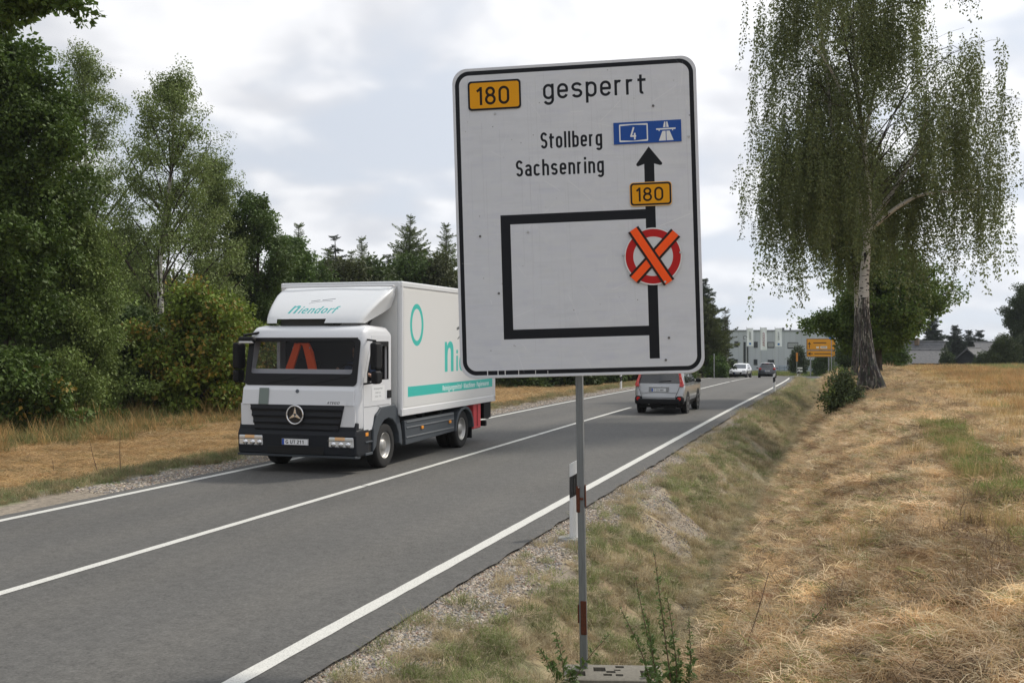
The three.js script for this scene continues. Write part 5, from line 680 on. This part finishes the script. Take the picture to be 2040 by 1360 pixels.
{ // silver off-roader seen from behind
  const hw = 0.9; const p = W(1321, 822, 35.4);
  const t = car('silver_car', 'silver off-road car driving away in the right lane', { pos: [p.x, fall(-p.z - 2) + 0.012, p.z - 1.28], turn: Math.PI + 0.0, paint: [0.42, 0.43, 0.44], metal: 0.45, hw, len: 4.5, R: 0.36, axles: [-1.32, 1.3], mirror: [1.13, 0.72], mirrorM: blackPl,
    levels: [[0.34, 0.84, -2.1, 2.1, 0.2, 0.06], [0.46, 0.88, -2.24, 2.24, 0.22, 0.07], [0.54, 0.9, -2.26, 2.26, 0.2, 0.07], [0.78, 0.9, -2.22, 2.25, 0.18, 0.06], [0.98, 0.895, -2.17, 2.15, 0.16, 0.05], [1.10, 0.87, -2.14, 1.0, 0.12, 0.05], [1.54, 0.74, -1.95, 0.25, 0.1, 0.04], [1.62, 0.70, -1.88, 0.12, 0.1, 0.04], [1.68, 0.62, -1.7, -0.05, 0.1, 0.03]],
    pick: (j, i) => { const side = (i >= 12 && i < 28) ? i - 12 : (i >= 48) && i < 60 + 4 && (i - 44) >= 0 && i < 60 ? 59 - i : i >= 44 && i < 60 ? 59 - i : -1; if (j < 1) return 'bumper'; if (j === 1) return (i < 10 || i >= 61 || (i > 30 && i < 42)) ? 'bumper' : 'body'; if (j === 5) { if (i < 8) return 'rear_window'; if (i >= 32 && i < 40) return 'windscreen'; if (side >= 0) return side < 2 ? 'body' : [6, 11].includes(side) ? 'pillar' : side > 14 ? 'pillar' : 'window'; } return 'body'; } });
  for (const s of [-1, 1]) {
    const q = [[0.73, 1.0], [0.86, 0.98], [0.89, 1.06], [0.80, 1.3], [0.725, 1.6], [0.66, 1.6], [0.7, 1.34], [0.74, 1.12]].map(([x, y]) => new THREE.Vector2(s * x, y)), g = plate(new THREE.Shape(q), 0.1, 0.02), a = g.attributes.position; for (let i = 0; i < a.count; i++) { const y = a.getY(i); a.setZ(i, a.getZ(i) - 0.05 + (y < 1.1 ? lerp(-2.17, -2.14, (y - 0.98) / 0.12) : lerp(-2.14, -1.95, (y - 1.1) / 0.44)) - 0.02 + 0.07 * sm(0.7, 0.9, Math.abs(a.getX(i)))); } g.computeVertexNormals(); const l = part('tail_light', g, redLamp, t);
    for (const [x, y, zz] of [[0.775, 1.18, -2.16], [0.735, 1.34, -2.1], [0.7, 1.5, -2.04]]) part('lamp_cell', new THREE.SphereGeometry(0.032, 10, 8).scale(1, 1.3, 0.6).translate(s * x, y, zz), M(0.7, 0.1, 0.05, 0.15, { clearcoat: 1 }), l);
    part('fog_lamp', cyl(0.065, 0.06, 0.05, 0, 0, 0, { rx: Math.PI / 2 }).translate(s * 0.74, 0.56, -2.3), redLamp, t);
    part('bumper_corner', [box(0.34, 0.34, 0.34, s * 0.72, 0.5, -2.13, { r: 0.12, seg: 3 })], blackPl, t); part('roof_bar', [bar(V(s * 0.62, 1.72, -1.5), V(s * 0.62, 1.74, 0.1), 0.02)], steel, t);
  }
  part('rear_bumper', box(1.5, 0.2, 0.1, 0, 0.46, -2.32, { r: 0.05, seg: 3 }), blackPl, t); 
  part('plate_recess', box(0.72, 0.2, 0.03, 0, 0.88, -2.262, { r: 0.012 }), M(0.33, 0.34, 0.35, 0.4, { metalness: 0.5 }), t); part('chrome_strip', box(0.72, 0.03, 0.04, 0, 0.99, -2.255, { r: 0.012 }), chrome, t); plateOf('C CX 569', t, 0.87, -2.284, true);
  part('exhaust', cyl(0.035, 0.035, 0.12, 0, 0, 0, { rx: Math.PI / 2 }).translate(0.35, 0.38, -2.28), steel, t); part('muffler', box(0.5, 0.16, 0.3, -0.35, 0.28, -1.9, { r: 0.06 }), M(0.02, 0.02, 0.02, 0.7), t); part('rear_wiper', bar(V(0, 1.17, -2.17), V(-0.42, 1.2, -2.15), 0.012), blackPl, t);
  t.scale.setScalar(0.915); const seamM = M(0.03, 0.03, 0.03, 0.7);
  for (const s of [-1, 1]) part('tailgate_seam', bar(V(s * 0.74, 0.98, -2.25), V(s * 0.6, 0.6, -2.325), 0.008), seamM, t);
  part('tailgate_seam', bar(V(-0.6, 0.6, -2.328), V(0.6, 0.6, -2.328), 0.01), seamM, t); part('tailgate_crease', box(1.3, 0.02, 0.02, 0, 0.78, -2.283, { r: 0.008 }), paintOf(t), t);
  for (const z of [0.1, -1.0]) for (const s of [-1, 1]) part('door_handle', box(0.03, 0.03, 0.18, s * 0.9, 0.99, z, { r: 0.01 }), paintOf(t), t);
}
function paintOf(t) { return t.children.find((c) => c.name === 'body').material; }
const hatch = { hw: 0.89, len: 4.3, R: 0.32, axles: [-1.3, 1.32], mirror: [1.02, 0.75], levels: [[0.26, 0.82, -1.98, 1.98, 0.25, 0.08], [0.45, 0.87, -2.1, 2.08, 0.26, 0.1], [0.66, 0.89, -2.1, 2.06, 0.24, 0.1], [0.86, 0.87, -2.02, 1.85, 0.2, 0.08], [0.97, 0.84, -1.95, 0.95, 0.14, 0.06], [1.38, 0.66, -1.55, 0.12, 0.1, 0.05], [1.47, 0.58, -1.2, -0.1, 0.1, 0.04]], pick: (j, i) => { const side = i >= 12 && i < 28 ? i - 12 : i >= 44 && i < 60 ? 59 - i : -1; if (j === 0) return 'lower_trim'; if (j === 4) { if (i < 8) return 'rear_window'; if (i >= 32 && i < 40) return 'windscreen'; if (side >= 0) return side < 2 ? 'body' : side === 8 || side > 14 ? 'pillar' : 'window'; } return 'body'; } };
{ // oncoming white car and departing dark car, far down the road
  const p = W(1476, 752, 110), t = car('white_car', 'small white car coming towards the viewer far down the road', { ...hatch, pos: [p.x, p.y, p.z], turn: -0.06, paint: [0.74, 0.75, 0.76] });
  part('grille', plate(new THREE.Shape([[-0.5, 0.62], [0.5, 0.62], [0.36, 0.38], [-0.36, 0.38]].map(([a, b]) => new THREE.Vector2(a, b))), 0.05).translate(0, 0, 2.18), blackPl, t); plateOf('Z AB 12', t, 0.52, 2.25, false);
  for (const s of [-1, 1]) { part('headlight', box(0.34, 0.12, 0.16, s * 0.64, 0.74, 2.0, { r: 0.05, ry: s * 0.4 }), lampGlass, t); part('fog_lamp', box(0.18, 0.1, 0.06, s * 0.68, 0.42, 2.09, { r: 0.03, ry: s * 0.3 }), blackPl, t); }
  const q = W(1529, 753, 108), d = car('dark_car', 'dark grey car with red tail lights driving off ahead of the white car', { ...hatch, pos: [q.x, q.y, q.z], turn: Math.PI + 0.07, paint: [0.055, 0.06, 0.07], hw: 0.9, levels: hatch.levels.map(([y, ...r]) => [y * 1.08, ...r]) });
  for (const s of [-1, 1]) part('tail_light', box(0.26, 0.18, 0.14, s * 0.7, 1.0, -2.02, { r: 0.05, ry: s * -0.3 }), redLamp, d);
  part('roof_spoiler', box(1.1, 0.05, 0.2, 0, 1.53, -1.5, { r: 0.02, rx: 0.2 }), paintOf(d), d); part('brake_lamp', box(0.4, 0.03, 0.03, 0, 1.54, -1.61), redLamp, d); plateOf('C DE 34', d, 0.8, -2.19, true);
}
// ---------- beyond the crest: factory building, flags, signs, houses, far trees ----------
const texM = (t, o = {}) => new THREE.MeshStandardMaterial({ map: t, roughness: 0.7, ...o });
{
  const Z = 215, k = F / Z, p = W(1530, 741, Z), b = thing('factory_building', 'two storey pale grey clad building at the end of the road', 'building', [p.x, p.y, p.z], YAW - 0.1);
  const X = (x) => (x - 1530) / k, Y = (y) => (741 - y) / k, x0 = X(1416), x1 = X(1652), h = Y(659), n = 21, tones = [0, 1, 2].map((i) => M(0.43 + 0.02 * i, 0.45 + 0.02 * i, 0.49 + 0.022 * i, 0.55));
  part('core', box(x1 - x0 - 0.1, h - 0.1, 14, (x0 + x1) / 2, h / 2, -7.06), M(0.3, 0.31, 0.33, 0.8), b);
  const pg = box((x1 - x0) / n - 0.03, h, 0.08, 0, h / 2, 0, { r: 0.015 }); for (let i = 0; i < n; i++) { const m = part('panel', pg, tones[Math.floor(rnd() * 3)], b); m.position.x = x0 + (i + 0.5) * (x1 - x0) / n; }
  part('roof_edge', box(x1 - x0 + 0.2, 0.32, 14.3, (x0 + x1) / 2, h + 0.05, -6.98, { r: 0.03 }), M(0.22, 0.23, 0.25, 0.5), b);
  for (const [x, y, w] of [[1577, 652, 0.3], [1563, 656, 0.5]]) part('roof_vent', box(w, 0.55, 0.4, X(x), h + 0.4, -2, { r: 0.05 }), M(0.1, 0.1, 0.11, 0.6), b);
  const fr = M(0.03, 0.032, 0.036, 0.4), gl = M(0.02, 0.024, 0.028, 0.06, { clearcoat: 1 }), sh = M(0.3, 0.31, 0.32, 0.6);
  for (const [x, y, w, hh, blind] of [[1468.5, 685.5, 8, 12], [1506.5, 686.5, 7.5, 12], [1536, 687, 13.5, 12, 1], [1579, 688, 21, 12.5, 1], [1467, 721.5, 8, 12], [1506, 721.5, 7.5, 11.5], [1536, 721.5, 12.5, 10], [1577, 722, 19, 10], [1437, 686, 8, 12], [1618, 688, 20, 12], [1618, 722, 20, 11]]) {
    const f = new THREE.Group(); f.name = 'window'; f.position.set(X(x), Y(y), 0.05); b.add(f); const a = w / k, c = hh / k;
    for (const [bw, bh, bx, by] of [[a, 0.09, 0, c / 2 - 0.045], [a, 0.09, 0, -c / 2 + 0.045], [0.09, c - 0.18, a / 2 - 0.045, 0], [0.09, c - 0.18, -a / 2 + 0.045, 0]]) part('frame', box(bw, bh, 0.09, bx, by, 0), fr, f);
    part('pane', box(a - 0.18, c - 0.18, 0.03, 0, 0, 0), gl, f); if (blind) part('blind', box(a - 0.2, c * 0.74, 0.03, 0, c * 0.03, 0.035), sh, f);
  }
  for (const [x, y0, y1] of [[1484.5, 681, 728], [1489.8, 690, 734]]) part('dark_strip', box(0.45, (y1 - y0) / k, 0.05, X(x), Y((y0 + y1) / 2), 0.06), M(0.018, 0.02, 0.02, 0.15), b);
}
for (const [i, x, y0, y1, w, txt, c, label] of [[0, 1488, 654, 689, 12.5, 'GEBERIT', '#474c52', 'white flag with vertical dark lettering, leftmost of the three before the grey building'], [1, 1515, 653, 697, 12.5, 'AROSSO', '#8d3d4c', 'longer white flag with slanted reddish lettering, middle of the three'], [2, 1544.5, 654, 690, 13, 'GEBERIT', '#474c52', 'white flag with vertical dark lettering, rightmost of the three']]) {
  const Z = 172, k = F / Z, g = G(x, Z), f = thing('flag', label, 'flag', [g.x, g.y, g.z], YAW - 0.05); const Y = (y) => EYE + (680 - y) / k - g.y;
  part('pole', cyl(0.06, 0.035, Y(651), 0, Y(651) / 2, 0, { n: 8 }), M(0.45, 0.46, 0.47, 0.4, { metalness: 0.5 }), f); part('arm', box(w / k, 0.04, 0.04, w / k / 2, Y(y0) + 0.03, 0), M(0.5, 0.5, 0.5, 0.4), f);
  const t = canvasTex(128, 384, (q) => { q.fillStyle = '#eceef0'; q.fillRect(0, 0, 128, 384); q.save(); q.translate(64, i === 1 ? 215 : 190); q.rotate(-Math.PI / 2); q.textAlign = 'center'; q.textBaseline = 'middle'; q.fillStyle = c; q.font = `${i === 1 ? 'italic ' : ''}bold ${i === 1 ? 62 : 46}px sans-serif`; q.fillText(txt, i === 1 ? 10 : 30, 0, 260); if (i !== 1) { q.fillStyle = '#2f6fb3'; q.fillRect(-165, -20, 40, 40); } q.restore(); });
  const g2 = new THREE.PlaneGeometry(w / k, (y1 - y0) / k, 10, 16), a = g2.attributes.position; for (let j = 0; j < a.count; j++) a.setZ(j, 0.07 * Math.sin(a.getX(j) * 6 + a.getY(j) * 1.2 + i)); g2.computeVertexNormals(); g2.translate(w / k / 2 + 0.05, Y((y0 + y1) / 2), 0);
  part('cloth', g2, texM(t, { side: THREE.DoubleSide, roughness: 0.8 }), f);
}
const grey = M(0.33, 0.34, 0.35, 0.45, { metalness: 0.5 });
{ // yellow direction board on two posts
  const Z = 118, k = F / Z, g = G(1636, Z), s = thing('direction_sign', 'yellow direction board on grey posts half hidden by oak leaves', 'road sign', [g.x, g.y, g.z], YAW - 0.03); const X = (x) => (x - 1636) / k, Y = (y) => EYE + (680 - y) / k - g.y;
  const print = (fn) => texM(canvasTex(512, 240, fn), { roughness: 0.5 });
  const up = print((c) => { c.fillStyle = '#e39a0a'; c.fillRect(0, 0, 512, 240); c.strokeStyle = '#241705'; c.lineWidth = 8; c.strokeRect(8, 8, 496, 224); c.lineWidth = 14; c.beginPath(); c.moveTo(50, 200); c.lineTo(50, 90); c.moveTo(28, 120); c.lineTo(50, 84); c.lineTo(72, 120); c.stroke(); c.fillStyle = '#e8e2d2'; c.fillRect(170, 165, 50, 42); c.fillRect(245, 160, 120, 50); c.fillStyle = '#3c2a10'; c.fillRect(120, 80, 230, 20); c.fillRect(260, 178, 90, 12); });
  const lo = print((c) => { c.fillStyle = '#e39a0a'; c.fillRect(0, 0, 512, 240); c.strokeStyle = '#241705'; c.lineWidth = 9; c.strokeRect(8, 10, 496, 220); c.lineWidth = 26; c.beginPath(); c.moveTo(110, 120); c.lineTo(40, 120); c.moveTo(70, 70); c.lineTo(34, 120); c.lineTo(70, 170); c.stroke(); c.fillStyle = '#5a4212'; c.fillRect(140, 105, 300, 36); });
  const pan = (name, y0, y1, m) => { const p = part(name, box(X(1665) - X(1607), (y0 - y1) / -k, 0.06, 0, Y((y0 + y1) / 2), 0, { r: 0.02 }), M(0.3, 0.3, 0.3, 0.5), s); part('printed_face', new THREE.PlaneGeometry(X(1665) - X(1607) - 0.05, (y1 - y0) / k - 0.05).translate(0, Y((y0 + y1) / 2), 0.034), m, p); };
  pan('upper_board', 674, 697.3, up); pan('lower_board', 697.8, 711, lo); for (const x of [1616, 1652]) part('post', cyl(0.07, 0.07, Y(676), X(x), Y(676) / 2, -0.12, { n: 10 }), grey, s);
}
const pole = (name, label, cat, x, Z, y0, extra) => { const g = G(x, Z), t = thing(name, label, cat, [g.x, g.y, g.z], YAW), h = EYE + (680 - y0) * Z / F - g.y; part('post', cyl(0.045, 0.04, h, 0, h / 2, 0, { n: 8 }), grey, t); extra?.(t, h); return t; };
pole('road_sign_post', 'bare grey post at the left bank nearest the sign edge', 'post', 1423, 92, 706, (t, h) => part('cap', cyl(0.05, 0.03, 0.06, 0, h + 0.03, 0, { n: 8 }), grey, t));
pole('road_sign_post', 'grey post with narrow sign seen edge on at the left bank', 'road sign', 1447, 100, 707, (t, h) => part('plate', [box(0.5, 0.5, 0.03, 0.12, h - 0.3, 0, { ry: 1.1 }), box(0.4, 0.3, 0.03, 0.12, h - 0.8, 0, { ry: 1.1 })], M(0.12, 0.12, 0.12, 0.6), t).userData.kind = 'stuff');
pole('street_lamp', 'thin dark lamp pole with curled head before the grey building', 'street lamp', 1481, 165, 666, (t, h) => { part('lamp_arm', new THREE.TorusGeometry(0.28, 0.05, 6, 14, 5).translate(0.3, h - 0.5, 0), M(0.06, 0.06, 0.07, 0.5), t); });
pole('blue_sign', 'small blue sign with white mark above the yellow board', 'road sign', 1657, 112, 664, (t, h) => { const p = part('plate', box(0.62, 0.62, 0.03, 0, h - 0.3, 0.06, { r: 0.01 }), M(0.04, 0.16, 0.42, 0.4), t); part('white_mark', cyl(0.14, 0.14, 0.01, 0, 0, 0, { rx: Math.PI / 2, n: 16 }).translate(0.02, h - 0.26, 0.082), M(0.7, 0.7, 0.7, 0.5), p); });
pole('orange_sign', 'narrow upright orange sign before the right end of the building', 'road sign', 1588, 128, 702, (t, h) => part('plate', box(0.24, 1.05, 0.03, 0, h - 0.55, 0.06, { r: 0.01 }), M(0.62, 0.22, 0.02, 0.5), t));
pole('guide_panel', 'low white and dark striped panel beside the leaning marker post', 'road sign', 1594, 106, 731, (t, h) => { for (let i = 0; i < 4; i++) part('stripe', box(0.5, 0.14, 0.04, 0, h - 0.1 - i * 0.15, 0.05), i % 2 ? M(0.05, 0.05, 0.06, 0.5) : M(0.7, 0.7, 0.7, 0.5), t); });
{ // blue grey fence before the building
  const f = thing('yard_fence', 'blue grey slatted fence below the right half of the building', 'fence'), m = M(0.13, 0.18, 0.25, 0.6);
  for (let i = 0; i < 9; i++) { const x = 1545 + i * 9, p = G(x, 186), q = G(x + 9, 186); part('post', cyl(0.05, 0.05, 1.15, p.x, p.y + 0.57, p.z, { n: 6 }), m, f); for (let j = 0; j < 4; j++) part('slat', bar(V(p.x, p.y + 0.2 + j * 0.28, p.z), V(q.x, q.y + 0.2 + j * 0.28, q.z), 0.085, 0.085, 4), m, f); }
}
{ // houses behind the field
  const tile = noiseTex(256, (x, y) => { const r = (y * 16) % 1, c = (x * 16 + (Math.floor(y * 16) % 2) * 0.5) % 1; const v = 0.72 + 0.3 * fbm(x * 16, y * 16, 3, 16) - (r < 0.16 ? 0.28 : 0) - (c < 0.08 ? 0.12 : 0); return v; }, { rep: 0.22 });
  const roofM = new THREE.MeshStandardMaterial({ map: tile, color: new THREE.Color(0.16, 0.162, 0.17), roughness: 0.8, bumpMap: tile, bumpScale: 0.04 }), slate = new THREE.MeshStandardMaterial({ map: tile, color: new THREE.Color(0.035, 0.038, 0.045), roughness: 0.75 }), plaster = M(0.36, 0.33, 0.28, 0.9), wood = M(0.16, 0.11, 0.075, 0.9);
  // gabled house: ridge along local z, ends at +-len/2
  function house(name, label, x, yr, Z, turn, hw, len, rise, wallM, o = {}) {
    const q = W(x, yr, Z), gy = Math.min(-3.3, q.y - rise - 1.6), t = thing(name, label, o.cat ?? 'house', [q.x, gy, q.z], YAW + turn), ry = q.y - gy, ey = ry - rise;
    part('wall', plate(new THREE.Shape([[-hw, 0], [hw, 0], [hw, ey], [0, ry - 0.05], [-hw, ey]].map(([a, b]) => new THREE.Vector2(a, b))), len).translate(0, 0, -len / 2), wallM, t);
    const sl = Math.hypot(hw, rise) + 0.45, an = Math.atan2(rise, hw); let rf;
    for (const s of [-1, 1]) { const g = box(sl, 0.14, len + 0.7, 0, 0, 0); const u = g.attributes.uv, pp = g.attributes.position; for (let i = 0; i < u.count; i++) u.setXY(i, pp.getZ(i), pp.getX(i)); g.translate(s * sl / 2, 0, 0); g.rotateZ(-s * an); g.translate(0, ry + 0.05, 0); rf = part('roof', g, roofM, t); }
    part('ridge', cyl(0.12, 0.12, len + 0.72, 0, 0, 0, { rx: Math.PI / 2, n: 8 }).translate(0, ry + 0.1, 0), roofM, rf); o.more?.(t, ry, ey, hw, len, an); return t;
  }
  house('house', 'grey tiled house with skylight at the left end of the far houses', 1806, 682, 138, 0.95, 4.4, 9, 4.0, slate, { more: (t, ry, ey, hw, len, an) => { const w = part('skylight', box(0.8, 0.08, 1.0, 0, 0, 0), M(0.03, 0.035, 0.04, 0.1), t); w.position.set(1.9, ry - 1.5, 1.2); w.rotation.z = -an; part('chimney', box(0.5, 0.9, 0.5, -0.5, ry + 0.1, 1.5), wood, t); } });
  house('outbuilding', 'low wide grey roofed outbuilding in front of the tiled house', 1846, 699, 128, Math.PI / 2 - 0.2, 2.6, 3.6, 1.35, plaster, { cat: 'outbuilding', more: (t, ry, ey, hw, len) => part('door', box(0.04, 1.8, 1.1, hw + 0.01, 0.9, 0.6), wood, t) });
  house('barn', 'barn with black slate gable and pale grey roof on the right', 1940, 695, 122, -0.62, 3.5, 6, 3.3, slate, { cat: 'barn', more: (t, ry, ey, hw, len) => part('door', box(1.6, 2, 0.06, 0, 1, len / 2 + 0.02), wood, t) });
  house('shed', 'pale grey shed roof between the dark firs and the right hand bush', 1984, 683, 150, 1.3, 2.4, 5, 1.2, plaster, { cat: 'shed', more: (t, ry, ey, hw) => part('door', box(0.04, 1.7, 1, hw + 0.01, 0.85, 0), wood, t) });
}
{
  const D = [0.035, 0.052, 0.03];
  [[1858, 150, 628, 34, 'broad dark spruce, tallest of the firs above the low roof'], [1907, 158, 645, 26, 'second dark fir to the right of the tallest'], [1930, 162, 655, 22, 'narrow fir pressed against the second fir'], [1956, 156, 655, 26, 'dark fir behind the barn roof']].forEach(([x, Z, t, w, l]) => tree('spruce', 'spruce_tree', l, 'tree', x, Z, t, w, 728, { c: D, shape: 'cone', k: 1.4, boughs: 9, step: 0.24, leaf: 'spruce' }));
  tree('oak', 'maple_tree', 'tall dark broadleaf tree at the right edge of the photo', 'tree', 2048, 118, 572, 46, 712, { c: [0.06, 0.09, 0.03], limbs: 44, sub: 9, leaves: 5, cr: 1.1, k: 1.0, leaf: 'far' });
  [[1998, 104, 662, 30, 'yellowish green round bush right of the barn', [0.07, 0.095, 0.03]], [2035, 108, 668, 34, 'darker bush at the right edge below the tall tree', [0.05, 0.075, 0.025]], [1890, 120, 696, 11, 'round green bush between outbuilding and barn', [0.065, 0.095, 0.028]], [1808, 170, 642, 32, 'grey green round tree behind the tiled house', [0.06, 0.075, 0.04]], [1965, 108, 706, 14, 'low bush at the foot of the barn roof', [0.06, 0.09, 0.03]], [1768, 110, 668, 18, 'tall shrub left of the tiled house', [0.05, 0.085, 0.022]]].forEach(([x, Z, t, w, l, c], i) => tree('oak', 'round_bush', l, 'bush', x, Z, t, w, 735, { c, limbs: 34, sub: 8, leaves: 4, cr: 0.5, k: 0.75, leaf: 'far', shape: 'bush', bush: 1, stems: 1, seed: 700 + i }));
  const r = rngOf(77), pl = []; for (let i = 0; i < 5200; i++) { const x = -500 + 3040 * r(), Z = 300 + 70 * r(), hmax = 9 + 4 * fbm(x * 0.012, Z * 0.02, 3), g = W(x, 680, Z); g.y = H(g.x, -g.z); pl.push({ x: g.x, y: g.y + hmax * Math.pow(r(), 0.8), z: g.z, r: r() * 6.28, k: 2.2 + 1.5 * r(), c: vary([0.045, 0.062, 0.026], r) }); }
  scatter('distant_wood', LEAF.far, leafM, pl, 'far wood closing the horizon behind everything', 'wood');
}
// ---------- weeds and single stalks ----------
{
  const stemM = M(0.13, 0.085, 0.055, 0.9), weedM = leafy(0.13, 0.20, 0.06), r = rngOf(15);
  function weed(label, x, Z, yb, tips, o = {}) {
    const g = W(x, yb, Z), t = thing(o.name ?? 'weed_plant', label, o.cat ?? 'weed', [g.x, g.y, g.z]);
    tips.forEach(([tx, ty, bx]) => {
      const q = W(tx, ty, Z + (r() - 0.5) * 0.4).sub(g), s = W(bx ?? x, yb, Z).sub(g), m = s.clone().lerp(q, 0.5).add(V((r() - 0.5) * 0.06, 0.03, (r() - 0.5) * 0.06)), c = curve([s, m, q], 10), st = part('stem', tube(c, o.r ?? 0.006, 0.0025, 5), o.sm ?? stemM, t), p = [], ix = [];
      const n = o.leaves ?? 70; for (let i = 0; i < n; i++) { const f = 0.12 + 0.88 * r(), k = Math.min(9, Math.floor(f * 10)), b = c[k].clone().lerp(c[k + 1], f * 10 - k), d = rv(r).add(V(0, 0.35, 0)).normalize(), L = (o.len ?? 0.06) * (1.15 - 0.75 * f) * (0.6 + 0.7 * r()); leafPush(p, ix, b.addScaledVector(d, 0.004), d, rv(r), L, L * 0.42); if (f < 0.7) leafPush(p, ix, b.clone().addScaledVector(d, L * 0.5), d.clone().add(rv(r).multiplyScalar(0.7)).normalize(), rv(r), L * 0.6, L * 0.25); }
      if (n) part('leaves', asGeo(p, ix), o.lm ?? weedM, t).userData.kind = 'stuff';
    }); return t;
  }
  weed('tall dark stemmed weed with small green leaves right of the sign foot', 1335, 7.7, 1420, [[1304, 1104, 1345], [1266, 1150, 1330], [1234, 1206, 1310], [1330, 1190, 1352], [1372, 1235, 1365], [1290, 1230, 1318], [1352, 1290, 1340]], { leaves: 120, len: 0.06 });
  weed('low leafy weed left of the sign pole at the lower edge', 1120, 8.3, 1400, [[1072, 1288], [1098, 1315], [1140, 1325], [1215, 1262], [1105, 1255]], { leaves: 60, len: 0.07, r: 0.004 });
  const dry = M(0.16, 0.11, 0.075, 0.9), dl = leafy(0.28, 0.19, 0.1);
  const S = (label, x, Z, yt, dx, o = {}) => { const g = G(x, Z), yb = 680 + (EYE - g.y) * F / Z; weed(label, x, Z, yb + 4, [[x + dx, yt]], { name: 'dry_stalk', cat: 'stalk', leaves: 10, len: 0.05, r: 0.005, sm: dry, lm: dl, ...o }); };
  S('thin brown stalk standing alone in the mown bank', 1824, 12.2, 948, 10); S('leaning dry stalk near the right edge of the photo', 1944, 9.2, 1008, 22); S('dark bent stalk rising from the lower ditch bank', 1560, 7.0, 1208, 84, { r: 0.006, leaves: 26, lm: weedM }); S('curved brown stalk in the ditch right of the weed', 1470, 7.4, 1140, 62, { r: 0.005 });
  S('slanting bare stalk in the hay left of the road', 197, 19.8, 872, -20, { r: 0.009, leaves: 6 }); S('upright bare stalk in the hay left of the road', 240, 19.6, 858, -1, { r: 0.009, leaves: 6 }); S('short stalk at the far left of the hay strip', 104, 20.5, 912, -2, { r: 0.008, leaves: 4 });
  S('bundle of dry stems in the mown bank on the right', 1930, 8.4, 1060, 14, { leaves: 60, len: 0.14 });
}
camera.updateMatrixWorld();
renderer.render(scene, camera);
